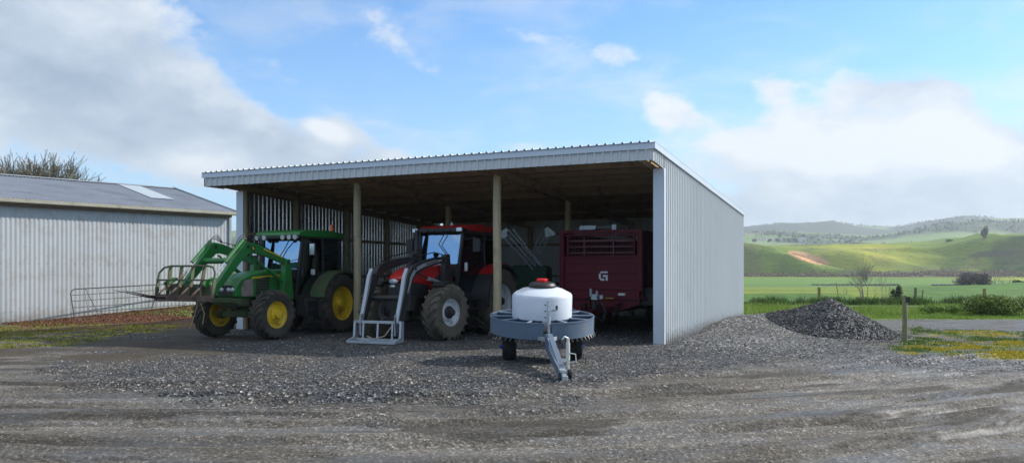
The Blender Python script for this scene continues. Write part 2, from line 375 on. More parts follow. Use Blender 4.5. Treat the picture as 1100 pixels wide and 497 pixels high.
# ------------------------------------------------------------------ ground, hills
def groundmat():
    m, t = nt('ground surface'); tc = N(t, 'ShaderNodeTexCoord'); co = tc.outputs['Object']
    def attr(n, out): a = N(t, 'ShaderNodeAttribute'); a.attribute_name = n; return a.outputs[out]
    col = attr('Col', 'Color'); g = attr('gravel', 'Fac'); wet = attr('wet', 'Fac'); fl = attr('flow', 'Fac'); vg = attr('veg', 'Fac')
    sx = N(t, 'ShaderNodeSeparateXYZ'); t.links.new(co, sx.inputs[0])
    cb = N(t, 'ShaderNodeCombineXYZ'); t.links.new(mth(t, 'MULTIPLY', sx.outputs[0], .22), cb.inputs[0]); t.links.new(fl, cb.inputs[1])
    v1 = N(t, 'ShaderNodeTexVoronoi'); v1.inputs['Scale'].default_value = 21; t.links.new(co, v1.inputs['Vector'])
    v2 = N(t, 'ShaderNodeTexVoronoi'); v2.inputs['Scale'].default_value = 47; t.links.new(co, v2.inputs['Vector'])
    s1 = N(t, 'ShaderNodeSeparateColor'); t.links.new(v1.outputs['Color'], s1.inputs[0]); s2 = N(t, 'ShaderNodeSeparateColor'); t.links.new(v2.outputs['Color'], s2.inputs[0])
    gr = ramp(t, s1.outputs[0], [(0, (.35,)*3), (.55, (.8,)*3), (.85, (1.25,)*3), (.93, (2.4,)*3), (1, (4.0,)*3)])
    gr2 = ramp(t, s2.outputs[0], [(0, (.4,)*3), (.6, (.9,)*3), (.9, (1.5,)*3), (1, (3.0,)*3)])
    gravel = mixc(t, 1.0, gr.outputs[0], gr2.outputs[0], 'MULTIPLY')
    ms = noise(t, cb.outputs[0], 3.0, 8, .68, .4); ms2 = noise(t, cb.outputs[0], 13.0, 6, .7, .2)
    big = noise(t, co, .55, 6, .6)
    mud = ramp(t, mth(t, 'ADD', mth(t, 'MULTIPLY', ms, .55), mth(t, 'MULTIPLY', ms2, .45)), [(.32, (.40,.37,.33)), (.46, (.85,.82,.77)), (.55, (1.0,1.0,.99)), (.68, (1.35,1.36,1.36))])
    mudp = mixc(t, .75, mud.outputs[0], gr2.outputs[0], 'MULTIPLY'); mudp = mixc(t, .12, mudp, gr.outputs[0], 'MULTIPLY')
    sel = mixc(t, g, mudp, gravel)
    vn = ramp(t, mth(t, 'ADD', mth(t, 'MULTIPLY', noise(t, co, 7, 6, .75), .6), mth(t, 'MULTIPLY', noise(t, co, .16, 5, .65), .4)), [(.3, (.45,.5,.5)), (.5, (1,1,1)), (.7, (1.6,1.5,1.3))])
    sel = mixc(t, vg, sel, vn.outputs[0])
    bv = ramp(t, big, [(.3, (.72,.72,.74)), (.7, (1.3,1.28,1.25))]); sel = mixc(t, .8, sel, bv.outputs[0], 'MULTIPLY')
    c = mixc(t, 1.0, col, sel, 'MULTIPLY')
    # standing wet follows the low streaks
    wn = ramp(t, mth(t, 'ADD', mth(t, 'MULTIPLY', ms, .6), mth(t, 'MULTIPLY', big, .4)), [(.47, (0,)*3), (.56, (1,)*3)])
    wf = mth(t, 'MULTIPLY', wet, wn.outputs[0])
    c = mixc(t, mth(t, 'MULTIPLY', wf, .45), c, (.05,.052,.055))
    rough = mth(t, 'SUBTRACT', .93, mth(t, 'MULTIPLY', wf, .38))
    p = N(t, 'ShaderNodeBsdfPrincipled'); t.links.new(c, p.inputs['Base Color']); t.links.new(rough, p.inputs['Roughness']); p.inputs['Specular IOR Level'].default_value = .35
    hh = mth(t, 'ADD', mth(t, 'MULTIPLY', v1.outputs['Distance'], mth(t, 'ADD', mth(t, 'MULTIPLY', g, 1.2), .25)), mth(t, 'MULTIPLY', ms2, .6))
    hh = mth(t, 'ADD', hh, mth(t, 'MULTIPLY', noise(t, co, 30, 3), .5))
    dry = mth(t, 'SUBTRACT', 1.0, mth(t, 'MULTIPLY', wf, .75))
    b = N(t, 'ShaderNodeBump'); b.inputs['Distance'].default_value = .03; t.links.new(mth(t, 'MULTIPLY', dry, .8), b.inputs['Strength']); t.links.new(hh, b.inputs['Height']); t.links.new(b.outputs[0], p.inputs['Normal'])
    o = N(t, 'ShaderNodeOutputMaterial'); t.links.new(p.outputs[0], o.inputs[0]); return m
def landmat():
    m, t = nt('pasture'); tc = N(t, 'ShaderNodeTexCoord'); co = tc.outputs['Object']
    a = N(t, 'ShaderNodeAttribute'); a.attribute_name = 'Col'
    mp = N(t, 'ShaderNodeMapping'); mp.inputs['Scale'].default_value = (1, 1, 2.2); t.links.new(co, mp.inputs[0])
    n = mth(t, 'ADD', mth(t, 'MULTIPLY', noise(t, mp.outputs[0], .02, 8, .68), .6), mth(t, 'MULTIPLY', noise(t, mp.outputs[0], .16, 6, .7), .4))
    r = ramp(t, n, [(.32, (.42,.5,.5)), (.47, (.92,.95,.95)), (.56, (1.05,1.0,1.0)), (.7, (1.55,1.35,1.3))])
    c = mixc(t, 1.0, a.outputs['Color'], r.outputs[0], 'MULTIPLY')
    p = N(t, 'ShaderNodeBsdfPrincipled'); t.links.new(c, p.inputs['Base Color']); p.inputs['Roughness'].default_value = .9; p.inputs['Specular IOR Level'].default_value = .2
    b = N(t, 'ShaderNodeBump'); b.inputs['Strength'].default_value = .9; b.inputs['Distance'].default_value = 3; t.links.new(n, b.inputs['Height']); t.links.new(b.outputs[0], p.inputs['Normal'])
    o = N(t, 'ShaderNodeOutputMaterial'); t.links.new(p.outputs[0], o.inputs[0]); return m
def lerp(c, col, m): m = np.clip(m, 0, 1)[..., None]; return c*(1-m)+np.array(col)*m
def ground_attrs(X, Y, Z):
    v = flow(X, Y); n1 = fbm(X*.9, Y*.9, 61); n2 = fbm(X*3, Y*3, 63, 5); n3 = fbm(X*.05, Y*.05, 65)
    c = np.ones(X.shape+(3,))*np.array([.124,.113,.098])          # compacted yard
    c = lerp(c, (.185,.172,.155), sm(.45, .65, fbm(X*.25, v*1.4, 67)))
    c = lerp(c, (.06,.052,.043), sm(.52, .62, fbm(X*.45, v*2.2, 69))*.85)
    g = zone(Z_GRAVEL, X, Y, 1.0, 1); g = np.where(Y > 42, 0, g)
    for v0 in TRK:
        b_, tr_ = tread(X, Y, v, v0); c = lerp(c, (.075,.065,.054), b_*(.25+.5*(1-tr_)))
    # under the shed roof too
    q = (X-SHED_P[0])*math.cos(SHED_A)-(Y-SHED_P[1])*math.sin(SHED_A); w = (X-SHED_P[0])*SV[0]+(Y-SHED_P[1])*SV[1]
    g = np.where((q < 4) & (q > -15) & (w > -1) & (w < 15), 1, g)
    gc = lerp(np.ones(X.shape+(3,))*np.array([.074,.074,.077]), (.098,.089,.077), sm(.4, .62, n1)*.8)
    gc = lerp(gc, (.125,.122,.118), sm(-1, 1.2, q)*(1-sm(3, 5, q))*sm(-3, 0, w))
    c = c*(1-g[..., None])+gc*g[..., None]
    rg = sm(3.5, 7.5, X)*sm(12.5, 15.5, Y-0*X)*(1-g); c = lerp(c, (.12,.122,.127), rg*.8); g2 = np.maximum(g, rg*.8)
    vg = np.zeros(X.shape)
    def put(col, m, veg=1.0):
        nonlocal c, g2, vg
        c = lerp(c, col, m); g2 = g2*(1-m); vg = vg*(1-m)+m*veg
    put((.062,.05,.036), zone(Z_MUD, X, Y, .7, 5)*sm(.3, .55, n1), .3)
    put((.13,.062,.036), zone(Z_MULCH, X, Y, .35, 6, z=.1), .5)
    mo = zone(Z_MOSS, X, Y, .6, 7)
    put((.15,.135,.03), mo*sm(.46, .62, n2), 1); put((.34,.28,.03), zone(Z_YEL[2], X, Y, .8, 9)*sm(.42, .56, n2)*.9, 1)
    # right verge
    right = X > 6
    z1 = zone(Z_GR, X, Y, .5, 10)*right; put((.055,.085,.022), z1, 1); put((.085,.075,.055), z1*sm(.47, .58, fbm(X*1.2, Y*1.8, 71)), .4); put((.11,.105,.095), z1*sm(.5, .6, fbm(X*.8+9, Y*2.8, 76))*.8, 0)
    for k in (0, 1): put((.42,.36,.03), zone(Z_YEL[k], X, Y, .55, 12+k)*right*sm(.46, .58, fbm(X*2.2, Y*2.2, 73)), .9)
    beyond = sm(24.3, 24.9, Y+.25*(n1-.5))*right
    lane = beyond*(1-sm(30.2, 31.2, Y+.6*(n1-.5))); put((.115,.112,.108), lane*(Y > 24), 0)
    strip = sm(30.2, 31.2, Y+.6*(n1-.5)); strip = np.where(Y > 30, strip, 0)
    put((.11,.18,.035), strip*(1-(1-sm(43, 45, Y))*0)*sm(0, 1, strip), 1)
    put((.075,.07,.055), sm(44.5, 46, Y+n1)*(1-sm(53, 55, Y+n1)), .4)
    # paddocks
    fld = sm(57.5, 59, Y+n1)
    f = np.ones(X.shape+(3,))*np.array([.058,.140,.008])
    f = lerp(f, (.17,.22,.015), sm(76, 86, Y+10*(n3-.5))*(1-sm(300, 340, Y+20*(n3-.5)))*(1-sm(.44, .5, X/np.maximum(Y,1)))*.9)
    f = lerp(f, (.085,.175,.012), sm(320, 340, Y)*(1-sm(470, 520, Y)))
    f = lerp(f, (.10,.20,.010), sm(470, 540, Y+20*(n3-.5)))
    f = lerp(f, (.15,.115,.06), sm(.475, .50, X/np.maximum(Y,1)+.012*(n1-.5))*(1-sm(.53, .60, X/np.maximum(Y,1)+.012*(n1-.5)))*sm(195, 225, Y)*(1-sm(360, 420, Y))*.85)
    c = c*(1-fld[..., None])+f*fld[..., None]; g2 = g2*(1-fld); vg = np.maximum(vg, fld)
    wet = (1-sm(13.5, 15.2, v+1.2*(n1-.5)))*(1-g)*(1-vg)*sm(.42, .55, fbm(X*.3+5, v*.9, 77))
    wet = np.maximum(wet, lane*sm(.47, .52, X/np.maximum(Y, 1)+.1*(n1-.5))*1.2)
    return c, g2, wet, vg, v
def hill_cols(X, Y, Z):
    px = CX+F*X/np.maximum(Y, 1); py = HZ-F*(Z-CAMZ)/Y
    n = fbm(X/90, Y/90, 81, 5); n2 = fbm(X/300, Y/300, 83, 5); n3 = fbm(X/30, Y/30, 85, 4)
    c = np.ones(X.shape+(3,))*np.array([.145,.23,.018])
    c = lerp(c, (.33,.35,.02), sm(.42, .6, n2)*.75); c = lerp(c, (.05,.085,.018), sm(.5, .66, n)*.75)
    c = lerp(c, (.16,.13,.06), sm(.57, .68, n3)*.5)
    # yellow sunlit patch painted into the grass colour, clay slip, scrubby banks
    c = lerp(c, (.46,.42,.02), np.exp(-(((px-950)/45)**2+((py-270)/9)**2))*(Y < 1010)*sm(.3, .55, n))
    sl = np.exp(-(((px-868-(py-277)*2.2)/13)**2+((py-277)/7.5)**2))*(Y < 1010); c = lerp(c, (.62,.34,.17), sm(.2, .45, sl*(.5+n3)))
    c = lerp(c, (.085,.07,.05), sm(.35, .6, np.exp(-(((px-1068+(py-272)*2.6)/26)**2+((py-272)/5)**2))*(.4+1.1*n3))*(Y < 1010)*.8)
    c = lerp(c, (.19,.125,.085), (1-sm(705, 745, Y+30*(n-.5)))*sm(690, 697, Y)*(1-sm(960, 1010, px)*.7)*.85)
    far = Y > 1100
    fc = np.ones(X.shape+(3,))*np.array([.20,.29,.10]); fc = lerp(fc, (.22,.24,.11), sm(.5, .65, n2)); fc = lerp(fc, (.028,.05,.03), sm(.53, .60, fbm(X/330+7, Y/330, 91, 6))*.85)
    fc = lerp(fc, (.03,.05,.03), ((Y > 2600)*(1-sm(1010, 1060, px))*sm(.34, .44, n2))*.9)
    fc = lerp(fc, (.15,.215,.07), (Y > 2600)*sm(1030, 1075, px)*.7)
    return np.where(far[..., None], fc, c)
def grid_mesh(name, rows, ths, mat, hills=False):
    T, Rr = np.meshgrid(ths, rows); 
    X = Rr*np.sin(T); Y = Rr*np.cos(T); Z = gz(X, np.abs(Y)*0+Y); nr, nt_ = T.shape
    v = np.stack([X, Y, Z], -1).reshape(-1, 3)
    i = np.arange(nr*nt_).reshape(nr, nt_); a = i[:-1, :-1]; b = i[:-1, 1:]; c = i[1:, 1:]; d = i[1:, :-1]
    q = np.stack([a, d, c, b], -1).reshape(-1, 4)
    me = mesh_np(name, v, q); 
    n = len(v)
    if hills:
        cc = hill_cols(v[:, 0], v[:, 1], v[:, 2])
    else:
        cc, g, wet, vg, fl = ground_attrs(v[:, 0], v[:, 1], v[:, 2])
        for nm, arr in (('gravel', g), ('wet', wet), ('flow', fl), ('veg', vg)):
            at = me.attributes.new(nm, 'FLOAT', 'POINT'); at.data.foreach_set('value', np.ascontiguousarray(arr, np.float32))
    at = me.attributes.new('Col', 'FLOAT_COLOR', 'POINT'); at.data.foreach_set('color', np.ascontiguousarray(np.concatenate([cc, np.ones((n, 1))], 1), np.float32).ravel())
    o = link_me(name, me, mat, sharp=0); tag(o, kind='structure'); return o
def mesh_np(name, v, f):
    me = bpy.data.meshes.new(name); nf, k = f.shape
    me.vertices.add(len(v)); me.vertices.foreach_set('co', np.ascontiguousarray(v, np.float32).ravel())
    me.loops.add(nf*k); me.loops.foreach_set('vertex_index', np.ascontiguousarray(f, np.int32).ravel())
    me.polygons.add(nf); me.polygons.foreach_set('loop_start', np.arange(nf, dtype=np.int32)*k)
    me.update(calc_edges=True); me.validate(); return me
# one polar sheet round the yard: fine where the photo looks, coarse elsewhere
fan = R(1)*np.concatenate([np.arange(-180, -46, 2.0), np.arange(-46, 46, .11), np.arange(46, 180.1, 2.0)])
rows = np.concatenate([[.3, 1.5, 3, 4.5], np.geomspace(5.2, 60, 520), np.geomspace(60.6, 690, 190)])
rows2 = np.concatenate([np.geomspace(690, 1060, 190), np.geomspace(1064, 5200, 150)])
GM = groundmat(); LM = landmat()
grid_mesh('ground', rows, fan, GM)
# gravel-bed terrain beyond the paddocks
fan2 = R(1)*np.concatenate([np.arange(-75, -2, 1.0), np.arange(-2, 46, .09), np.arange(46, 75, 1.0)])
rows2[0] = 684
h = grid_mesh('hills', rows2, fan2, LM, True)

# ------------------------------------------------------------------ loose stones
def stonemat(name, bright=1.0):
    m, t = nt(name); a = N(t, 'ShaderNodeAttribute'); a.attribute_name = 'tone'
    r = ramp(t, a.outputs['Fac'], [(0, (.03,.031,.034)), (.55, (.085,.085,.088)), (.86, (.16,.152,.142)), (1, (.46,.46,.45))])
    c = mixc(t, 1.0, r.outputs[0], (bright,)*3, 'MULTIPLY')
    p = N(t, 'ShaderNodeBsdfPrincipled'); t.links.new(c, p.inputs['Base Color']); p.inputs['Roughness'].default_value = .75
    o = N(t, 'ShaderNodeOutputMaterial'); t.links.new(p.outputs[0], o.inputs[0]); return m
OCT = np.array([(1,0,0),(-1,0,0),(0,1,0),(0,-1,0),(0,0,1),(0,0,-1)], float); OF = np.array([(0,2,4),(2,1,4),(1,3,4),(3,0,4),(2,0,5),(1,2,5),(3,1,5),(0,3,5)])
def stones(name, X, Y, Z, S, mat, tone=None, parent=None):
    n = len(X); d = OCT[None]*(.65+.7*RNG.random((n, 6, 1))); sc = S[:, None, None]*(.6+.7*RNG.random((n, 1, 3))); sc[..., 2] *= .75
    d = d*sc; a = RNG.random(n)*6.28; c, s = np.cos(a)[:, None], np.sin(a)[:, None]
    x = d[..., 0]*c-d[..., 1]*s; y = d[..., 0]*s+d[..., 1]*c
    tl = RNG.normal(0, .5, (n, 1)); z = d[..., 2]+x*tl*.6
    v = np.stack([x+X[:, None], y+Y[:, None], z+Z[:, None]+S[:, None]*.18], -1).reshape(-1, 3)
    f = (OF[None]+6*np.arange(n)[:, None, None]).reshape(-1, 3)
    me = mesh_np(name, v, f); t = RNG.random(n)**1.3 if tone is None else tone
    at = me.attributes.new('tone', 'FLOAT', 'FACE'); at.data.foreach_set('value', np.repeat(t, 8).astype(np.float32))
    return link_me(name, me, mat, parent, smooth=False)
def scatter_px(n, x0, x1, y0, y1):
    """random ground points, as dense over the yard as its distance deserves"""
    px = x0+(x1-x0)*RNG.random(n); py = y0+(y1-y0)*RNG.random(n); Y = F*CAMZ/(py-HZ); X = (px-CX)/F*Y; return X, Y
X, Y = scatter_px(150000, -60, 1180, 333, 505)
_, g, wet, vg, _v = ground_attrs(X, Y, 0*X)
keep = RNG.random(len(X)) < (g*.95+.035*(1-g))*(1-vg)*(.35+.9*sm(.35, .6, fbm(X*.8, Y*.8, 97)))
q = (X-SHED_P[0])*math.cos(SHED_A)-(Y-SHED_P[1])*math.sin(SHED_A); w = (X-SHED_P[0])*SV[0]+(Y-SHED_P[1])*SV[1]
keep &= ~((q > -.25) & (q < .12) & (w > 0) & (w < 13.2))
X, Y, g = X[keep], Y[keep], g[keep]; S = (.005+.019*RNG.random(len(X))**2.8)*(.6+.5*g)*(.75+.5*np.clip((Y-8)/14, 0, 1))
tag(stones('loose_gravel', X, Y, gz(X, Y), S, stonemat('gravel stone')), 'loose grey and pale gravel stones scattered over the yard', 'gravel', kind='stuff')

# ------------------------------------------------------------------ gravel pile beside the shed
def pile_h(x, y):
    h = cone(x, y, .12, 0, .93, 1.85, 2.1, 0)+cone(x, y, .7, -1.0, .16, 1.4, 1.5)
    return np.where(h > .02, h+.07*(fbm(x*2.2, y*2.2, 101)-.5)*np.clip(h*4, 0, 1)+.03*(fbm(x*8, y*8, 103)-.5), h)
PC = (9.05, 23.3)
gx = np.arange(-3.6, 3.6, .035); XX, YY = np.meshgrid(gx, gx); HH = pile_h(XX, YY); n = len(gx)
gZ = gz(XX+PC[0], YY+PC[1])
vv = np.stack([XX, YY, gZ+HH-.03*(HH < .012)], -1).reshape(-1, 3); i = np.arange(n*n).reshape(n, n)
ok = (np.maximum.reduce([HH[:-1, :-1], HH[1:, :-1], HH[:-1, 1:], HH[1:, 1:]]) > .012)
ff = np.stack([i[:-1, :-1], i[:-1, 1:], i[1:, 1:], i[1:, :-1]], -1)[ok]
m, t = nt('pile gravel'); tc = N(t, 'ShaderNodeTexCoord'); v1 = N(t, 'ShaderNodeTexVoronoi'); v1.inputs['Scale'].default_value = 24; t.links.new(tc.outputs['Object'], v1.inputs['Vector'])
s1 = N(t, 'ShaderNodeSeparateColor'); t.links.new(v1.outputs['Color'], s1.inputs[0]); r1 = ramp(t, s1.outputs[0], [(0, (.018,.019,.023)), (.6, (.045,.047,.055)), (.88, (.08,.08,.09)), (1, (.26,.27,.29))])
p = N(t, 'ShaderNodeBsdfPrincipled'); t.links.new(r1.outputs[0], p.inputs['Base Color']); p.inputs['Roughness'].default_value = .6; t.links.new(bumpn(t, v1.outputs['Distance'], 1, .04), p.inputs['Normal'])
o = N(t, 'ShaderNodeOutputMaterial'); t.links.new(p.outputs[0], o.inputs[0])
pile = link_me('gravel_pile', mesh_np('gravel_pile', vv, ff), m, sharp=0, loc=(PC[0], PC[1], 0))
tag(pile, 'dark wet conical heap of gravel to the right of the open shed', 'gravel pile')
N_ = 16000; a = RNG.random(N_)*6.28; rr = 3.0*np.sqrt(RNG.random(N_)); x = rr*np.cos(a); y = rr*np.sin(a); hp = pile_h(x, y)
k = (hp > .015); x, y, hp = x[k], y[k], hp[k]
s_ = stones('stones', x, y, gz(x+PC[0], y+PC[1])+hp, .012+.028*RNG.random(len(x))**2, stonemat('pile stone', .52), RNG.random(len(x))**1.7, pile); s_['kind'] = 'stuff'

# ------------------------------------------------------------------ grass, scrub, foliage
def leafmat(name, c1, c2, rough=.6, trans=.25):
    m, t = nt(name); a = N(t, 'ShaderNodeAttribute'); a.attribute_name = 'tone'; c = mixc(t, a.outputs['Fac'], c1, c2)
    p = N(t, 'ShaderNodeBsdfPrincipled'); t.links.new(c, p.inputs['Base Color']); p.inputs['Roughness'].default_value = rough; p.inputs['Specular IOR Level'].default_value = .3
    tr = N(t, 'ShaderNodeBsdfTranslucent'); t.links.new(c, tr.inputs[0]); mx = N(t, 'ShaderNodeMixShader'); mx.inputs[0].default_value = trans
    t.links.new(p.outputs[0], mx.inputs[1]); t.links.new(tr.outputs[0], mx.inputs[2]); o = N(t, 'ShaderNodeOutputMaterial'); t.links.new(mx.outputs[0], o.inputs[0]); return m
def tris(name, P, D, W, mat, tone, parent=None, loc=None):
    """blades: base points P, tip offsets D, half-width vectors W"""
    n = len(P); v = np.stack([P-W, P+W, P+D], 1).reshape(-1, 3); f = np.arange(n*3).reshape(-1, 3)
    me = mesh_np(name, v, f); at = me.attributes.new('tone', 'FLOAT', 'FACE'); at.data.foreach_set('value', np.asarray(tone, np.float32))
    return link_me(name, me, mat, parent, smooth=False, loc=loc)
def blades(name, X, Y, h, mat, w=.012, z=None, per=5, spread=.06):
    n = len(X); X = np.repeat(X, per)+RNG.normal(0, spread, n*per); Y = np.repeat(Y, per)+RNG.normal(0, spread, n*per); hh = np.repeat(h, per)*(.5+.8*RNG.random(n*per))
    a = RNG.random(n*per)*6.28; P = np.stack([X, Y, gz(X, Y)-.01], -1); lean = RNG.normal(0, .35, (n*per, 2))*hh[:, None]
    D = np.stack([lean[:, 0], lean[:, 1], hh], -1); W = np.stack([np.cos(a), np.sin(a), 0*a], -1)*w*(.6+.8*RNG.random(n*per))[:, None]
    return tris(name, P, D, W, mat, np.repeat(RNG.random(n), per)*.6+RNG.random(n*per)*.4)
def leaves(name, P, s, mat, parent=None, loc=None, tone=None, flat=.0):
    n = len(P); d1 = RNG.normal(0, 1, (n, 3)); d1 /= np.linalg.norm(d1, axis=1)[:, None]; d2 = RNG.normal(0, 1, (n, 3)); d2 = np.cross(d1, d2); d2 /= np.linalg.norm(d2, axis=1)[:, None]
    sz = s*(.6+.8*RNG.random(n))[:, None]
    v = np.stack([P-d1*sz*.9, P+d2*sz*.45, P+d1*sz*.9, P-d2*sz*.45], 1).reshape(-1, 3); f = np.arange(n*4).reshape(-1, 4)
    me = mesh_np(name, v, f); at = me.attributes.new('tone', 'FLOAT', 'FACE'); at.data.foreach_set('value', np.asarray(RNG.random(n) if tone is None else tone, np.float32))
    return link_me(name, me, mat, parent, smooth=False, loc=loc)
grassm = leafmat('verge grass blade', (.035,.075,.015), (.16,.24,.04)); mossm = leafmat('yellow moss tuft', (.22,.20,.02), (.50,.40,.04)); mulchm = leafmat('dead leaf litter', (.07,.035,.02), (.28,.13,.07), .8, .1)
def pick(X, Y, m): k = RNG.random(len(X)) < m; return X[k], Y[k]
X, Y = scatter_px(60000, 900, 1200, 350, 386); k = X/Y > (955-CX)/F; X, Y = X[k], Y[k]
yl = np.maximum(zone(Z_YEL[0], X, Y, .5, 12), zone(Z_YEL[1], X, Y, .5, 13)); gr_ = zone(Z_GR, X, Y, .5, 10); pat = sm(.5, .6, fbm(X*1.2, Y*1.8, 71))
x, y = pick(X, Y, gr_*(1-.92*pat)*(1-.85*yl)*.5*sm(.40,.58,fbm(X*2.1, Y*2.6, 75))); tag(blades('verge_grass', x, y, .02+.055*RNG.random(len(x)), grassm), 'tufts of short green grass on the verge right of the gravel heap', 'grass', kind='stuff')
x, y = pick(X, Y, yl*sm(.46, .58, fbm(X*2.2, Y*2.2, 73))*.5); tag(blades('yellow_moss', x, y, .015+.03*RNG.random(len(x)), mossm, .02), 'patches of yellow moss at the edge of the yard on the right', 'moss', kind='stuff')
X = 7+36*RNG.random(60000); Y = 31+14.5*RNG.random(60000); k = (X/Y > .27) & (X/Y < .7); X, Y = X[k], Y[k]
hh = .10+.30*sm(.45, .65, fbm(X*.7, Y*.5, 111))*RNG.random(len(X)); hh *= sm(30.8, 33, Y)*.7+.3
tag(blades('rank_grass', X, Y, hh, leafmat('rank grass blade', (.08,.16,.025), (.32,.42,.07)), .018, per=4), 'rank bright green grass strip between the lane and the far track', 'grass', kind='stuff')
X = 12+70*RNG.random(26000); Y = 55.5+3.5*RNG.random(26000); k = (X/Y > .27) & (X/Y < .72); X, Y = X[k], Y[k]
tag(blades('fence_line_grass', X, Y, (.12+.35*sm(.45, .6, fbm(X*.5, Y*.3, 113)))*(.4+RNG.random(len(X))), leafmat('fence line grass blade', (.025,.06,.012), (.10,.17,.03)), .03, per=3, spread=.15), 'dark uncut grass growing along the paddock fence', 'grass', kind='stuff')
X, Y = scatter_px(30000, -60, 260, 340, 376); mo = zone(Z_MOSS, X, Y, .6, 7); x, y = pick(X, Y, mo*sm(.42, .6, fbm(X*3, Y*3, 63, 5))*.5)
tag(blades('yard_grass', x, y, .02+.06*RNG.random(len(x)), leafmat('yard grass blade', (.05,.09,.015), (.30,.30,.05)), .014, per=3), 'thin mossy grass between the yard and the old white shed', 'grass', kind='stuff')
s = 16*RNG.random(22000); d = .15+3.2*RNG.random(22000)**1.2; X = OLD_P[0]+OLD_D[0]*s-OLD_N[0]*d; Y = OLD_P[1]+OLD_D[1]*s-OLD_N[1]*d
P = np.stack([X, Y, gz(X, Y)+.02*RNG.random(len(X))], -1); k = RNG.random(len(X)) < sm(3.3, 1.5, d+1.2*(fbm(X, Y, 117)-.5))*1.0 if False else (d+1.6*(fbm(X, Y, 117)-.5) < 3.6)
tag(leaves('leaf_litter', P[k], .035, mulchm), 'red brown bark and leaf litter heaped along the old shed wall', 'leaf litter', kind='stuff')

def bush(name, c, rad, n, s, mat, label, cat, stem=True, group=None, shell=.55, clump=14, mat_s=None):
    """a bush of leaf faces gathered in uneven clumps on a few stems"""
    e = empty(name, c); tag(e, label, cat, group); rx, ry, rz = rad; P = []; tone = []
    for k in range(clump):
        a = random.random()*6.28; el = random.random()**.7; rr = shell+(1-shell)*random.random()
        cc = np.array([rx*.72*rr*math.cos(a)*math.sqrt(max(0, 1-el**2*.8)), ry*.72*rr*math.sin(a)*math.sqrt(max(0, 1-el**2*.8)), rz*(.25+.6*el*rr)]); sr = (.28+.2*random.random())
        m = n//clump; d = RNG.normal(0, 1, (m, 3)); d /= np.linalg.norm(d, axis=1)[:, None]; d *= (RNG.random(m)**.45)[:, None]
        P.append(cc+d*np.array([rx, ry, rz*.8])*sr); tone.append(np.clip(.5+.35*random.uniform(-1, 1)+RNG.normal(0, .18, m), 0, 1))
    P = np.concatenate(P); tone = np.concatenate(tone); k = P[:, 2] > 0; leaves('foliage', P[k], s, mat, e, tone=tone[k])
    b = MB()
    for k in range(7):
        a = random.random()*6.28; b.tube([(.1*rx*math.cos(a), .1*ry*math.sin(a), -.05), (.3*rx*math.cos(a), .3*ry*math.sin(a), rz*.4), (.6*rx*math.cos(a+.3), .6*ry*math.sin(a+.3), rz*.8)], [rz*.02, rz*.015, rz*.006], 4)
    b.build('stem', mat_s or M['bark'], e); return e
def bare(name, loc, H, mat, label, cat='bare tree', group=None, levels=5, spread=.5, r0=None, trunks=1, seed=0, kids=(3, 4), upw=.25, first=.3):
    """a leafless tree: trunk and forking limbs in one crown"""
    rnd = random.Random(seed); e = empty(name, loc); tag(e, label, cat, group); tr = MB(); cr = MB()
    def grow(p, d, L, r, lv, top=False):
        pts = [p]; rs = [r]; q = Vector(p); dd = Vector(d)
        for k in range(3):
            dd = (dd+Vector((rnd.uniform(-1, 1), rnd.uniform(-1, 1), rnd.uniform(-.4, 1)*upw*2))*.16).normalized(); q = q+dd*L/3; pts.append(q.copy()); rs.append(max(r*(1-.2*(k+1)), .002*H))
        (tr if lv == 0 else cr).tube(pts, rs, 6 if lv == 0 else 4 if lv < 3 else 3)
        if lv < levels:
            for k in range(rnd.randint(*kids)):
                i = rnd.choice((1, 2, 3)) if lv else rnd.choice((2, 3, 3)); a = rnd.random()*6.28; sp = spread*(.6+.7*rnd.random())
                ax = dd.orthogonal().normalized(); ax.rotate(Matrix.Rotation(a, 3, dd)); nd = (dd*math.cos(sp)+ax*math.sin(sp)+Vector((0, 0, upw))).normalized()
                grow(pts[i], nd, L*(.58+.25*rnd.random()), rs[i]*.62, lv+1)
    for k in range(trunks):
        a = rnd.random()*6.28; o = .05*H*(k > 0)
        grow((o*math.cos(a), o*math.sin(a), -.1), Vector((.25*math.cos(a)*(trunks > 1), .25*math.sin(a)*(trunks > 1), 1)).normalized(), H*first, r0 or .02*H, 0)
    tr.build('trunk', mat, e); cr.build('crown', mat, e); return e
OLDSCREW = []
# ------------------------------------------------------------------ open machinery shed
shed = empty('machinery_shed', (SHED_P[0], SHED_P[1], 0), -SHED_A)
tag(shed, 'open fronted three bay shed of corrugated zincalume on timber poles, sheltering the tractors', 'shed')
L, D, OH, OL = SHED_L, SHED_D, .986, .431; ZR, SL = 4.78, .046
roofz = lambda y: ZR-SL*(y+OH)
one = lambda v: (lambda t: v)
ZW = 4.30
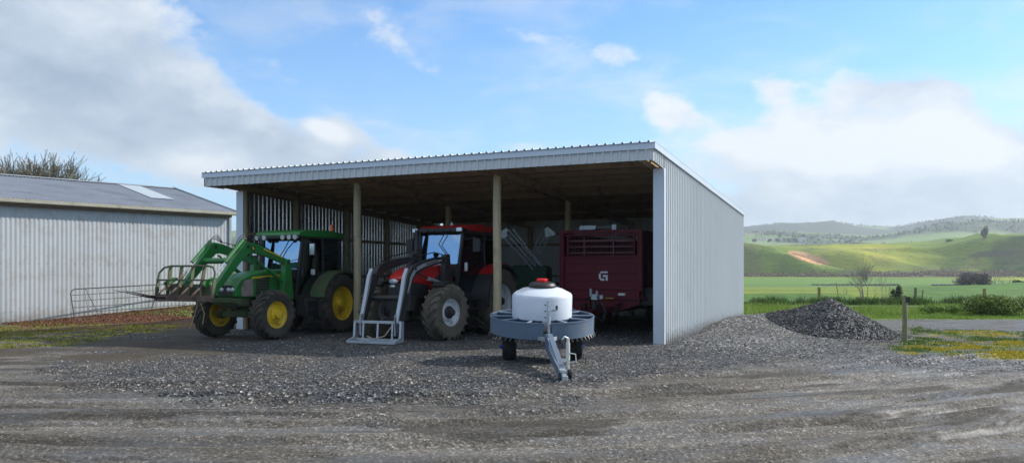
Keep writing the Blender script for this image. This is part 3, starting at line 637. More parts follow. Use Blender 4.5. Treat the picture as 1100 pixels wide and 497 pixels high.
# roof: ribs run front to back
b = MB(); xs = []
k = 0; p_ = .21
while -L-OL+k*p_ < .02:
    x0 = -L-OL+k*p_; xs += [(x0+a_, h_) for a_, h_ in ((0, 0), (.145, 0), (.162, .036), (.193, .036)) if x0+a_ < .03]; k += 1
vs = []
for x, h_ in xs: vs += [(x, -OH-.10, ZR+h_+.014), (x, D+.1, roofz(D+.1)+h_+.014)]
b.add(vs, [(2*i, 2*i+2, 2*i+3, 2*i+1) for i in range(len(xs)-1)]); b.build('roof', M['zinc'], shed, solid=.004)
b = MB(); b.sheet((.02, -OH), (-L-OL, -OH), one(4.385), one(4.66), .21, .04, (0, -1), .062); b.sheet((-L-OL, -OH), (-L-OL, 0.0), one(4.385), lambda t: roofz(t-OH)-.02, .21, .03, (-1, 0), .05)
b.build('fascia_cladding', M['zinc'], shed, solid=.003)
b = MB(); b.beam((.06, -OH-.045, 4.712), (-L-OL-.03, -OH-.045, 4.712), .014, .145); b.beam((.06, -OH-.06, 4.786), (-L-OL-.03, -OH-.06, 4.786), .03, .008)
b.build('front_flashing', M['zinc_flash'], shed)
b = MB(); b.beam((.065, -OH-.05, ZR-.055), (.065, D+.12, roofz(D+.12)-.055), .014, .15); b.beam((.062, -OH-.05, ZR+.022), (.062, D+.12, roofz(D+.12)+.022), .03, .008); b.build('barge_flashing', M['zinc_flash'], shed)
b = MB(); b.beam((-L-OL-.04, -OH-.05, ZR-.055), (-L-OL-.04, D+.12, roofz(D+.12)-.055), .014, .15); b.build('barge_flashing', M['zinc_flash'], shed)
# walls
def wallsheet(A, B, zt, nrm, zb=one(-.02)):
    b = MB(); b.sheet(A, B, zb, zt, .2, .03, nrm, .06); return b.build('wall', M['zinc'], shed, solid=.003)
wallsheet((.0, .0), (.0, D), lambda t: roofz(t)-.05, (1, 0))
b = MB(); ys = [(0.02, 0)]; y = .1     # left end wall: deep ribs, bare metal inside
while y < D-.2: ys += [(y, 0), (y+.006, -.05), (y+.042, -.05), (y+.071, 0)]; y += .195
ys.append((D, 0)); vs = []
for y, o_ in ys: vs += [(-L-.012+o_, y, -.02), (-L-.012+o_, y, roofz(y)-.05)]
b.add(vs, [(2*i, 2*i+2, 2*i+3, 2*i+1) for i in range(len(ys)-1)]); b.build('wall', M['strip'], shed, smooth=False, solid=.003)
wallsheet((0, D), (-L, D), one(roofz(D)-.05), (0, 1))
b = MB(); b.sheet((.0, -OH+.02), (.0, 0), lambda t: 4.385-.08*t, lambda t: roofz(t-OH)-.05, .2, .03, (1, 0), .06); b.build('fascia_cladding', M['zinc'], shed, solid=.003)
for x in (0, -L):
    s = 1 if x == 0 else -1; b = MB(); b.box((x-s*.095, -.035, ZW/2), (.24, .012, ZW)); b.box((x+s*.036, .055, ZW/2), (.012, .19, ZW+.02)); b.box((x-s*.222, -.02, ZW/2), (.014, .045, ZW)); b.build('corner_trim', M['zinc_flash'], shed)
for z in (.35, 1.65, 3.0):
    b = MB(); [b.box((.004, .07+.2*k, z), (.012, .016, .016)) for k in range(64)]; s_ = b.build('screws', M['dark'], shed, smooth=False); s_['kind'] = 'stuff'
for z in (.5, 2.1, 3.7):
    b = MB(); [b.box((XQ, -.012, z), (.018, .012, .018)) for XQ in np.arange(-15.8, 8.5, .304)]; OLDSCREW.append(b)
# poles, rafters, purlins, girts
def pole(x, y, r=.115):
    z = roofz(y)-.28; b = MB(); b.tube([(x, y, -.3), (x+.01, y, z*.4), (x-.006, y, z*.75), (x, y, z)], [r*1.04, r, r*.97, r*.93], 14); return b.build('pole', M['pole'], shed)
for x in (-4.49, -8.98): pole(x, 0, .115); pole(x, 5.47, .11); pole(x, D-.12)
for y in (.08, 2.55, 5.47, 8.2, 10.6, D-.14): pole(-L+.17, y, .115)
for y in (2.7, 5.47, 8.2, D-.14): pole(-.17, y, .115)
for x in (-.17, -4.49, -8.98, -L+.17):
    b = MB()
    for o_ in (-.14, .14): b.beam((x+o_, -OH+.06, roofz(-OH+.06)-.33), (x+o_, D-.05, roofz(D-.05)-.33), .05, .16)
    b.build('rafter', M['timber'], shed)
k = 0; y = -OH+.08
while y < D:
    b = MB(); b.box((-L/2-.2, y, roofz(y)-.115), (L+.3, .05, .14)); b.build('purlin', M['timber'], shed); y += .93
for z in (.35, 1.65, 3.0):
    for A, B in (((-.06, .1), (-.06, D-.1)), ((-L+.06, .1), (-L+.06, D-.1)), ((-.2, D-.06), (-L+.2, D-.06))):
        b = MB(); b.beam((*A, z), (*B, z), .045, .09); b.build('girt', M['timber'], shed)

# ------------------------------------------------------------------ old closed shed on the left
old = empty('storage_shed', (OLD_P[0], OLD_P[1], 0), math.atan2(OLD_D[1], OLD_D[0]))   # local x along the wall, local y away from us
tag(old, 'old closed shed of weathered white corrugated iron with a low grey gabled roof', 'shed')
XA, XB, WD, EZ, RZ = -16, 8.62, 11.4, 4.28, 5.83
b = MB(); b.sheet((XB, 0), (XA, 0), one(-.4), one(EZ), .152, .011, (0, -1), kind='sine'); b.build('wall', M['old_wall'], old, solid=.003)
b = MB(); zt = lambda t: EZ+(RZ-EZ)*(1-abs(t-5.7)/5.7)-.03; b.sheet((XB, 0), (XB, WD), one(-.3), zt, .17, .018, (1, 0), kind='sine'); b.build('wall', M['old_wall'], old, solid=.003)
b = MB(); b.box((XB+.02, -.03, EZ/2), (.1, .07, EZ)); b.build('corner_trim', M['old_flash'], old)
def slope(y0, z0, y1, z1, name):
    b = MB(); n_ = int((XB+.3-XA)/.14*4); vs = []
    for i in range(n_+1):
        x = XA-.2+(XB+.35-XA)*i/n_; h_ = .016*math.sin(2*math.pi*x/.14); vs += [(x, y0, z0+h_), (x, y1, z1+h_)]
    b.add(vs, [(2*i, 2*i+2, 2*i+3, 2*i+1) for i in range(n_)]); return b.build(name, M['old_roof'], old, solid=.003)
slope(-.32, EZ+.11, 5.7, RZ, 'roof'); slope(5.7, RZ, WD+.3, EZ+.1, 'roof')
b = MB(); b.prism([(5.45, RZ-.02), (5.7, RZ+.05), (5.95, RZ-.02), (5.7, RZ-.0)], 'x', XA-.2, XB+.2); b.build('ridge_cap', M['old_flash'], old)
b = MB(); b.beam((XB+.17, -.3, EZ+.11), (XB+.17, 5.7, RZ+.02), .03, .12); b.beam((XB+.17, 5.7, RZ+.02), (XB+.17, WD+.3, EZ+.1), .03, .12); b.build('barge_flashing', M['old_flash'], old)
b = MB(); pr = [(-.42, EZ+.10), (-.40, EZ-.02), (-.30, EZ-.05), (-.26, EZ-.03), (-.26, EZ+.08), (-.29, EZ+.08), (-.3, EZ-.02), (-.385, EZ+.005), (-.39, EZ+.10)]
b.prism(pr, 'x', XA, XB+.2); b.build('gutter', M['cream'], old)
b = MB(); b.box(((XA+XB)/2, -.14, EZ-.075), (XB-XA, .2, .10)); b.build('soffit_board', M['gut_dark'], old)  # dark brown board under the gutter
nn = Vector((0, -(RZ-EZ-.11), 6.02)).normalized()
b = MB(); sx0 = 6.1
rz_ = lambda y: EZ+.11+(RZ-EZ-.11)*(y+.32)/6.02
b.add([(sx0, 1.9, rz_(1.9)+.035), (sx0+1.0, 1.9, rz_(1.9)+.035), (sx0+1.0, 5.35, rz_(5.35)+.035), (sx0, 5.35, rz_(5.35)+.035)], [(0, 1, 2, 3)]); b.build('skylight', M['skylight'], old, solid=.012)

for b in OLDSCREW: s_ = b.build('nails', M['rust'], old, smooth=False); s_['kind'] = 'stuff'
# gate leaning on the old shed
A = np.array([-.55, 0]); gx0 = 2.05; gl = 4.3
def oldpt(x, y): p = OLD_P+OLD_D*x+OLD_N*y; return p
gp = oldpt(gx0, -1.15); gq = oldpt(gx0+gl, -.75); ga = math.atan2(gq[1]-gp[1], gq[0]-gp[0])
gt = empty('steel_gate', (gp[0], gp[1], gz1(*gp)+.02), ga, rot=(R(-14), -R(2.4), ga)); tag(gt, 'long steel mesh farm gate leaning against the white shed wall', 'gate')
b = MB(); b.tube([(0,0,0), (0,0,.95), (.06,0,1.05), (.16,0,1.1), (gl,0,1.1), (gl,0,0), (0,0,0)], .022, 8); b.build('frame', M['gate'], gt)
b = MB(); [b.tube([(0,0,z), (gl,0,z)], .012, 6) for z in (.22, .42, .66, .88)]; b.build('rail', M['gate'], gt)
b = MB(); [b.tube([(x,0,0), (x,0,1.1)], .007, 5) for x in np.arange(.5, gl, .52)]; b.tube([(.9,.01,0), (.55,.01,1.1)], .012, 6); b.build('stay', M['gate'], gt)

# ------------------------------------------------------------------ fences
def fpost(name, px, pyb, H, r, mat, label, group=None, Y=None, parent=None, tilt=0.0):
    X, Y, z = hit(px, pyb) if Y is None else ((px-CX)/F*Y, Y, gz1((px-CX)/F*Y, Y))
    b = MB(); b.tube([(0,0,-.2), (tilt*.5,0,H*.5), (tilt,0,H*.985), (tilt,0,H)], [r*1.05, r, r*.95, r*.8], 10); o = b.build(name, mat, parent)
    o.location = (X, Y, z); 
    if not parent: tag(o, label, 'fence post', group)
    return o, (X, Y, z)
o, pn = fpost('fence_post', 972, 366.5, 1.17, .062, M['post'], 'weathered grey timber post standing alone on the verge beside the gravel heap')
b = MB(); b.box((.05, -.06, 1.06), (.10, .05, .14)); b.build('insulator', M['black'], o)
fence = empty('paddock_fence', hit(983, 327.5)); tag(fence, 'post and wire fence along the near edge of the green paddock', 'fence')
fo = Vector(fence.location); FP = []
for px, H, m_ in ((770, 1.2, 'post'), (880, 1.22, 'post2'), (983.5, 1.2, 'post'), (1057.5, 1.15, 'post2'), (1150, 1.2, 'post')):
    o, p_ = fpost('post', px, 0, H, .11 if m_ == 'post2' else .1, M[m_], None, Y=57.5, parent=fence); o.location = Vector(p_)-fo; FP.append(Vector(p_)-fo)
o, p_ = fpost('post', 990, 0, 1.05, .05, M['post'], None, Y=57.7, parent=fence, tilt=.1); o.location = Vector(p_)-fo
for z in (.25, .5, .75, 1.0):
    b = MB(); b.tube([q+Vector((0, -.1, z)) for q in FP], .006, 4); b.build('wire', M['wire'], fence)
b = MB(); b.tube([(0,0,-.1), (-.28,0,1.55)], .03, 6); o = b.build('leaning_stake', M['post']); xq = hit(902, 325, 40); o.location = xq; tag(o, 'thin bare stake leaning left beside the leafless tree', 'stake')

# ------------------------------------------------------------------ trees and bushes
for i, (px, Y, H, tk, lb) in enumerate(((18, 62, 10.6, 3, 'leftmost bare tree above the white shed roof'), (32, 64, 10.3, 3, 'bare tree with upright twigs just right of the leftmost one above the roof'),
      (47, 66, 9.8, 3, 'middle bare tree standing behind the white shed'), (63, 67, 9.2, 2, 'fourth bare tree from the left behind the white shed'), (79, 70, 8.9, 2, 'lowest rightmost bare tree above the white shed roof'))):
    bare('bare_tree', ((px-CX)/F*Y, Y, 0), H*.81, M['bark'], lb, group='bare trees behind the white shed', levels=5, spread=.46, trunks=tk+3, seed=30+i, kids=(4, 5), upw=.32, r0=.009*H, first=.43)
bush('evergreen_tree', ((-3-CX)/F*60, 60, 0), (2.2, 2.0, 8.6), 7000, .16, leafmat('dark conifer leaf', (.015,.03,.012), (.05,.08,.03)), 'dark evergreen tree at the far left edge above the white shed roof', 'tree', clump=20)
x, y, z = hit(928, 327.2, 40); bare('bare_tree', (x, y, z), 2.95, M['bark2'], 'small leafless tree with several stems beyond the gravel heap', levels=4, spread=.5, trunks=4, seed=5, r0=.05, kids=(3, 3), upw=.2, first=.42)
for i, (px, H) in enumerate(((947, 1.7), (953, 1.9), (912, 1.2))):
    x, y, z = hit(px, 326.5, 40); bare('bare_sapling', (x, y+i*.5, z), H, M['bark2'], ('spindly bare sapling just right of the small leafless tree', 'taller bare sapling beside the dark round shrub', 'low bare sapling left of the small leafless tree')[i], 'sapling', levels=3, spread=.3, trunks=2, seed=50+i, r0=.018, kids=(2, 3), upw=.5, first=.5)
x, y, z = hit(963, 326.5, 40); bush('evergreen_shrub', (x, y, z), (.55, .5, 1.35), 2600, .05, leafmat('dark shrub leaf', (.010,.025,.010), (.05,.10,.035)), 'dark round evergreen shrub left of the near fence post', 'shrub')
Yb = 33.5; x = (1066-CX)/F*Yb; bush('bramble_bush', (x, Yb, gz1(x, Yb)), (1.65, .9, .85), 9000, .05, leafmat('bramble leaf', (.045,.09,.02), (.24,.32,.08)), 'sprawling leafy green bramble bush beside the lane at the right', 'bush', clump=26)
for i, (px, Y, rx, rz, lb) in enumerate(((835, 40, .9, .5, 'low leafy weed clump behind the gravel bank near the shed corner'), (812, 42, .8, .35, 'small leafy weed clump closest to the shed corner'), (1010, 34.5, 1.2, .42, 'low leafy clump left of the bramble bush'))):
    x = (px-CX)/F*Y; bush('weed_clump', (x, Y, gz1(x, Y)), (rx, .6, rz), 1800, .045, leafmat('weed leaf %d' % i, (.05,.12,.02), (.25,.36,.07)), lb, 'weeds', clump=10)
x, y = (1046-CX)/F*250, 250; bush('bare_thicket', (x, y, gz1(x, y)), (6.6, 4, 5.0), 9000, .22, leafmat('bare twig mass', (.10,.085,.08), (.24,.20,.19), .9, .05), 'grey leafless thicket in the paddock under the hill', 'thicket', clump=30)
for i, (px, H) in enumerate(((1071, 4.2), (1076, 3.4), (1083, 3.8))):
    x = (px-CX)/F*255; bare('paddock_sapling', (x, 255, gz1(x, 255)), H, M['bark'], ('bare sapling at the right edge of the grey thicket', 'lowest bare sapling between the thicket and the dark shrub', 'bare sapling left of the dark shrub at the picture edge')[i], 'sapling', levels=3, spread=.35, trunks=3, seed=70+i, r0=.09, kids=(3, 3), upw=.4, first=.45)
x = (1095-CX)/F*245; bush('evergreen_shrub', (x, 245, gz1(x, 245)), (2.4, 2, 2.6), 2500, .2, leafmat('far dark leaf', (.012,.03,.012), (.05,.08,.03)), 'dark evergreen shrub at the right picture edge below the hill', 'shrub')
x, y, z = hit(1057.5, 257, 500, 1300); bush('hilltop_tree', (x, y, z-.5), (4.2, 3.5, 13.5), 1100, .75, leafmat('pine needles', (.015,.04,.015), (.05,.09,.03)), 'lone dark pine tree on top of the near hill', 'tree', clump=6, shell=.85)
x, y, z = hit(1019, 259.5, 500, 1300); bush('hilltop_shrub', (x, y, z), (5.5, 4, 2.6), 900, .8, leafmat('hill scrub leaf', (.04,.05,.025), (.12,.10,.05)), 'brown shrub on the near hill crest left of the lone pine', 'shrub', clump=8)
# scrub at the foot of the hill, woodland on the far ridges
X = 190+330*RNG.random(9000); Y = 690+26*RNG.random(9000); k = (fbm(X/18, Y/18, 121) > .36); X, Y = X[k], Y[k]
P = np.stack([X, Y, gz(X, Y)+(1+5.5*fbm(X/14, Y/14, 123))*RNG.random(len(X))], -1)
tag(leaves('foothill_scrub', P, .9, leafmat('brown scrub', (.10,.065,.05), (.33,.22,.16), .9, .05)), 'brown leafless scrub in a band along the foot of the hill', 'scrub', kind='stuff')
X = -300+3300*RNG.random(60000); Y = 1300+2100*RNG.random(60000); wd = fbm(X/330+7, Y/330, 91, 6)-.05; ridge = (np.abs(Y-3290) < 60)*(fbm(X/120, Y/200, 127) > .5)*(X/Y < .56)
k = (X/Y > .2) & (X/Y < .72) & ((wd > .53) | (ridge > 0)); X, Y = X[k][:3200], Y[k][:3200]; P = np.stack([X, Y, gz(X, Y)+1+4*RNG.random(len(X))], -1)
tag(leaves('far_woodland', P, 4.5, leafmat('far wood leaf', (.035,.055,.025), (.08,.11,.05), .9, .1)), 'dark woodland patches on the distant hazy ridges', 'woodland', kind='stuff')
X = 505+400*RNG.random(1700)*1.0; Y = 1150+40*RNG.random(1700)
# slips and rushes on the near hill
X = 250+800*RNG.random(26000); Y = 705+290*RNG.random(26000); k = (fbm(X/60, Y/60, 131, 5) > .585) & (X/Y > .2); X, Y = X[k], Y[k]
P = np.stack([X, Y, gz(X, Y)+.3+.9*RNG.random(len(X))], -1); tag(leaves('hill_rushes', P, .6, leafmat('rush clump', (.04,.05,.02), (.16,.14,.06), .9, .1)), 'rough rushes and low scrub dotting the near hillside', 'rushes', kind='stuff')

# ------------------------------------------------------------------ far farmhouses
def house(px, py, w, label):
    x, y, z = hit(px, py, 1300, 2600); e = empty('farmhouse', (x, y, z), random.uniform(-.5, .5)); tag(e, label, 'house', 'farmhouses in the far valley')
    d = w*.6; hh = w*.28; b = MB(); b.prism([(-d/2, -2), (d/2, -2), (d/2, hh), (0, hh+w*.12), (-d/2, hh)], 'x', -w/2, w/2); b.build('wall', M['house_w'], e)
    b = MB(); b.prism([(-d/2-.5, hh-.1), (0, hh+w*.15), (d/2+.5, hh-.1), (d/2+.5, hh+.25), (0, hh+w*.15+.35), (-d/2-.5, hh+.25)], 'x', -w/2-.5, w/2+.5); b.build('roof', M['house_r'], e)
    for t_ in (-.3, .05, .33): b = MB(); b.box((t_*w, -d/2-.05, hh*.5), (w*.12, .1, hh*.4)); b.build('window', M['dark'], e)
    return e
for px, py, w, lb in ((814, 258.5, 9, 'leftmost far white farmhouse just past the shed corner'), (821, 258, 11, 'second far white farmhouse from the shed corner'), (829, 258.5, 9, 'third far white farmhouse, between the two longer ones'), (838.5, 259, 12, 'fourth far white farmhouse, beside the dark far trees'), (861, 259.5, 17, 'long white farm building set apart right of the farmhouses')):
    house(px, py, w, lb)
for i, (px, py, lb) in enumerate(((809, 260.5, 'round dark far tree left of the farmhouses'), (825, 260, 'small far tree among the white farmhouses'), (834, 260, 'far tree left of the fourth farmhouse'), (846, 260, 'dark far tree right of the farmhouses'), (853, 260, 'far tree left of the long white farm building'))):
    x, y, z = hit(px, py, 1300, 2600); bush('far_tree', (x, y-8, z), (5.5, 4, 8), 700, 1.3, leafmat('far tree leaf %d' % i, (.03,.045,.025), (.10,.11,.06)), lb, 'tree', 'trees among the far farmhouses', clump=7)

# ------------------------------------------------------------------ dairy herd in the paddock
def cow():
    e = empty('dairy_cow', (0,0,0)); b = MB()
    b.tube([(-1.0,0,1.16), (-.9,0,1.1), (-.5,0,1.02), (0,0,.98), (.5,0,1.0), (.85,0,1.05), (1.15,0,1.1), (1.45,0,.95), (1.6,0,.72), (1.75,0,.52)], [.06,.26,.34,.37,.35,.30,.19,.15,.15,.08], 10)
    for x_, y_ in ((-.75,.18), (-.75,-.18), (.65,.17), (.65,-.17)): b.tube([(x_,y_,.95), (x_-.04,y_,.5), (x_,y_,.25), (x_,y_,0)], [.14,.07,.05,.06], 6)
    b.tube([(-1.0,0,1.2), (-1.1,0,.9), (-1.1,0,.5)], [.04,.025,.04], 5); b.tube([(1.5,.1,.85), (1.45,.28,.88)], [.05,.02], 4); b.tube([(1.5,-.1,.85), (1.45,-.28,.88)], [.05,.02], 4); b.ball((-.55,0,.66), (.2,.16,.14), 8)
    o = b.build('body', M['cowm'], e, sharp=0); return e
c0 = cow(); rc = random.Random(4); spots = [(874+2.9*i+rc.uniform(-.8, .8), 306.6+.0*i+(max(0, i-10)*.10)+rc.uniform(-.2, .2), 'black and white cow in the long grazing row across the far paddock', 'cows grazing in a row across the far paddock') for i in range(32)]
spots += [(1003+2.6*i+rc.uniform(-.6, .6), 316.5-.65*i+rc.uniform(-.2, .2), 'dark cow in the short slanting row right of the near post', 'cows in the slanting row right of the post') for i in range(11)]
for i, (px, py, lb, gr_) in enumerate(spots):
    c_ = c0 if i == 0 else copy_tree(c0); x, y, z = hit(px, py, 150, 690); 
    y = 330+6*(i-32) if i > 31 else 470-2.2*i; x = (px-CX)/F*y; z = gz1(x, y)
    c_.location = (x, y, z); c_.rotation_euler.z = rc.choice((0, math.pi))+rc.uniform(-.6, .6); c_.scale = (1, 1, rc.uniform(.95, 1.05)); tag(c_, lb, 'cow', gr_)
# ------------------------------------------------------------------ wheels
def tyre_mb(Rr, W, rim, lugs, lug_h=.04, sweep=.32, lw=.05):
    b = MB(); rc_ = Rr-lug_h; s = W/2
    b.lathe([(rim, -s*.80), (rim+.02, -s*.92), (rim+(rc_-rim)*.45, -s*1.0), (rc_-(rc_-rim)*.2, -s*.97), (rc_-.015, -s*.78), (rc_, -s*.4), (rc_+.006, 0), (rc_, s*.4), (rc_-.015, s*.78), (rc_-(rc_-rim)*.2, s*.97), (rim+(rc_-rim)*.45, s*1.0), (rim+.02, s*.92), (rim, s*.80)], axis='y', n=48)
    for side in (-1, 1):
        for i in range(lugs):
            a0 = 2*math.pi*(i+(.5 if side > 0 else 0))/lugs; ring = []
            for t_, rr, yy in ((0, Rr, -.02), (.5, Rr, .42), (.85, Rr-.008, .8), (1.0, Rr-.03, .985), (1.12, Rr-(Rr-rim)*.26, 1.02), (1.2, Rr-(Rr-rim)*.42, 1.01)):
                a = a0+sweep*min(t_, 1.05)*(1.25-.25*t_); wd = lw*(1.0 if t_ < 1.05 else .8)/Rr; ri = max(rr-lug_h*1.4, rim) if t_ < .9 else rr-.03; yi = yy*s*side*(1 if t_ < .9 else .93)
                ring.append([(rr*math.cos(a-wd/2), yy*s*side, rr*math.sin(a-wd/2)), (rr*math.cos(a+wd/2), yy*s*side, rr*math.sin(a+wd/2)), (ri*math.cos(a+wd*.75), yi, ri*math.sin(a+wd*.75)), (ri*math.cos(a-wd*.75), yi, ri*math.sin(a-wd*.75))])
            vs = [p for q in ring for p in q]; fs = []
            for k in range(len(ring)-1):
                for j in range(4): fs.append((k*4+j, k*4+(j+1) % 4, k*4+4+(j+1) % 4, k*4+4+j))
            fs += [(3, 2, 1, 0), tuple(len(vs)-4+j for j in range(4))]; b.add(vs, fs)
    return b
def wheel(root, loc, Rr, W, rim, lugs, rm, tm, side, steer=0.0, hubm=None, dish=.0, lug_h=.04, lw=.05, hub_r=.2, label=None):
    """side +1: outer face towards local +y"""
    e = empty('wheel', loc, steer, root)
    if label: e['label'] = label
    tyre_mb(Rr, W, rim, lugs, lug_h, lw=lw).build('tyre', M[tm], e, sharp=30)
    s = W/2; b = MB(); y = lambda v: v*side
    b.lathe([(rim+.028, y(s*.86)), (rim+.03, y(s*.82)), (rim-.005, y(s*.78)), (rim-.015, y(s*.5)), (rim-.045, y(s*.42)), (rim-.05, y(-s*.1)), (rim-.05, y(-s*.8)), (rim+.02, y(-s*.86))], axis='y', n=48)
    b.lathe([(rim-.048, y(s*.20+dish)), (rim*.72, y(s*.12+dish)), (rim*.62, y(s*.26+dish)), (rim*.36, y(s*.30+dish)), (.0, y(s*.30+dish))], axis='y', n=48)
    for k in range(8):
        a = k*math.pi/4+.2; b.box(((rim-.03)*math.cos(a), y(s*.22+dish), (rim-.03)*math.sin(a)), (.09, .05, .05), (0, -a, 0))
    b.build('rim', M[rm], e, sharp=25, bevel=.004)
    b = MB(); b.lathe([(hub_r, y(s*.30+dish)), (hub_r, y(s*.30+dish+.04)), (hub_r*.62, y(s*.30+dish+.06)), (hub_r*.55, y(s*.30+dish+.15)), (0, y(s*.30+dish+.16))], axis='y', n=20)
    for k in range(8): a = k*math.pi/4; b.cyl((hub_r*.8*math.cos(a), y(s*.3+dish+.03), hub_r*.8*math.sin(a)), (hub_r*.8*math.cos(a), y(s*.3+dish+.075), hub_r*.8*math.sin(a)), .017, 6)
    b.build('hub', M[hubm or rm], e, sharp=30); return e
def fender(root, c, r0, W, a0, a1, mat, name='fender', n=14, lip=.07, label=None):
    b = MB(); vs = []; fs = []
    pr = [(-W/2, -lip), (-W/2, 0), (W/2, 0), (W/2, -lip), (W/2-.03, -lip), (W/2-.03, -.03), (-W/2+.03, -.03), (-W/2+.03, -lip)]; m = len(pr)
    for k in range(n+1):
        a = a0+(a1-a0)*k/n
        for y, dr in pr: vs.append((c[0]+(r0+dr)*math.cos(a), c[1]+y, c[2]+(r0+dr)*math.sin(a)))
    for k in range(n):
        for j in range(m): fs.append((k*m+j, k*m+(j+1) % m, (k+1)*m+(j+1) % m, (k+1)*m+j))
    fs += [tuple(range(m))[::-1], tuple(n*m+j for j in range(m))]; b.add(vs, fs); o = b.build(name, mat, root, sharp=40)
    if label: o['label'] = label
    return o
def quad(root, name, pts, mat, th=.008):
    b = MB(); b.add(pts, [tuple(range(len(pts)))]); return b.build(name, mat, root, smooth=False, solid=th)
def arc(p0, p1, sag, n=8, side=(0,0,1)):
    p0, p1, s = Vector(p0), Vector(p1), Vector(side); return [p0.lerp(p1, i/n)+s*sag*math.sin(math.pi*i/n) for i in range(n+1)]
def plate(b, pts, y, th): return b.prism(pts, 'y', y-th/2, y+th/2)
def box_arm(b, path, w_, y):
    """fabricated loader arm: side outline from a centre path [(x, z, depth)]"""
    top = []; bot = []
    for i, (x, z, d) in enumerate(path):
        a = Vector((path[max(i-1, 0)][0], path[max(i-1, 0)][1])); c = Vector((path[min(i+1, len(path)-1)][0], path[min(i+1, len(path)-1)][1])); t_ = (c-a).normalized(); n_ = Vector((-t_.y, t_.x))
        top.append((x+n_.x*d/2, z+n_.y*d/2)); bot.append((x-n_.x*d/2, z-n_.y*d/2))
    n_ = len(path); vs = []
    for i in range(n_):
        vs += [(bot[i][0], y-w_/2, bot[i][1]), (bot[i][0], y+w_/2, bot[i][1]), (top[i][0], y+w_/2, top[i][1]), (top[i][0], y-w_/2, top[i][1])]
    fs = [(0, 1, 2, 3), tuple(4*(n_-1)+j for j in (3, 2, 1, 0))]
    for i in range(n_-1):
        for j in range(4): fs.append((4*i+j, 4*i+4+j, 4*i+4+(j+1) % 4, 4*i+(j+1) % 4))
    return b.add(vs, fs)

# ------------------------------------------------------------------ green tractor with bale grab
HG = R(24.8); gtr = empty('green_tractor', (-6.04, 24.27, 0), math.atan2(-math.cos(HG), -math.sin(HG)))
tag(gtr, 'green tractor with yellow rims and a raised loader carrying a bale grab', 'tractor')
T = gtr
for s in (1, -1):
    wheel(T, (0, s*.96, .87), .87, .50, .50, 22, 'jd_y', 'tyre', s, dish=-.03, hub_r=.2)
    wheel(T, (2.80, s*.99, .655), .655, .42, .355, 20, 'jd_y', 'tyre', s, steer=R(-5), dish=.02, hub_r=.15, lug_h=.038)
b = MB(); b.box((.1, 0, .82), (1.0, .5, .5)); b.box((1.5, 0, .85), (2.0, .42, .42)); b.cyl((0, -.75, .87), (0, .75, .87), .13, 14); b.box((2.6, 0, .95), (1.5, .5, .3)); b.box((1.2, .35, .60), (.7, .35, .3)); b.build('chassis', M['dark'], T, bevel=.02)
b = MB(); b.beam((2.80, -.8, .64), (2.80, .8, .64), .16, .16); b.cyl((2.8, .70, .64), (2.8, .86, .655), .13, 14); b.cyl((2.8, -.70, .64), (2.8, -.86, .655), .13, 14); b.box((2.80, 0, .72), (.34, .4, .26)); b.box((3.18, 0, .98), (.5, .62, .22)); b.box((3.42, 0, 1.0), (.16, .86, .16)); b.build('front_axle', M['jd_dirty'], T, bevel=.015)
# bonnet: curved nose, tapered in plan
def bonnet(prof, w0, w1, x0, x1, name, mat, parent, bevel=.05):
    b = MB(); n_ = len(prof); wv = lambda x: w0+(w1-w0)*(x-x0)/(x1-x0)
    vs = [(x, -wv(x), z) for x, z in prof]+[(x, wv(x), z) for x, z in prof]
    b.add(vs, [tuple(range(n_))[::-1], tuple(range(n_, 2*n_))]+[(i, (i+1) % n_, n_+(i+1) % n_, n_+i) for i in range(n_)]); return b.build(name, mat, parent, bevel=bevel, sharp=50)
bonnet([(1.35, 1.1), (1.35, 1.86), (2.2, 1.82), (2.9, 1.72), (3.28, 1.58), (3.46, 1.38), (3.46, 1.12), (3.1, 1.08)], .42, .34, 1.35, 3.46, 'bonnet', M['jd'], T, .05)
for s in (1, -1):
    yv = lambda x: s*(.42-.08*(x-1.35)/2.11+.006)
    o = quad(T, 'side_grille', [(2.25, yv(2.25), 1.16), (2.75, yv(2.75), 1.14), (2.70, yv(2.70), 1.60), (2.25, yv(2.25), 1.66)], M['black'], .012)
    b = MB(); [b.beam((2.25, yv(2.25)+s*.012, z), (2.72, yv(2.72)+s*.012, z-.01), .014, .03) for z in np.arange(1.2, 1.64, .075)]; b.build('grille_bars', M['jd_dirty'], T)
    b = MB(); b.add([(2.84, yv(2.84)+s*.002, 1.14), (3.24, yv(3.24)+s*.002, 1.14), (3.28, yv(3.28)+s*.002, 1.30), (3.16, yv(3.16)+s*.002, 1.55), (2.86, yv(2.86)+s*.002, 1.60)], [(0,1,2,3,4)])
    b.build('nose_grille', paint('dusty grille mesh', (.30, .25, .22), .6, .3, .35, .3, (.1, .08, .07), 9, stretch=(14, 1, .6)) if s > 0 else M['rust'], T, smooth=False, solid=.012)
    quad(T, 'stripe', [(1.45, yv(1.45)+s*.003, 1.74), (2.9, yv(2.9)+s*.003, 1.64), (2.9, yv(2.9)+s*.003, 1.60), (1.45, yv(1.45)+s*.003, 1.68)], M['yellow'], .006)
b = MB(); b.box((3.468, 0, 1.30), (.02, .50, .26)); b.build('grille', M['black'], T, bevel=.01)
for s in (1, -1):
    for y in (.12, .25): b = MB(); b.ball((3.475, s*y, 1.31), (.03, .068, .055), 12); b.build('headlight', M['lens'], T)
b = MB(); b.box((3.05, 0, 1.04), (.9, .5, .14)); b.box((3.5, .0, 1.02), (.12, .9, .1)); b.build('front_bracket', M['jd_dirty'], T, bevel=.01)
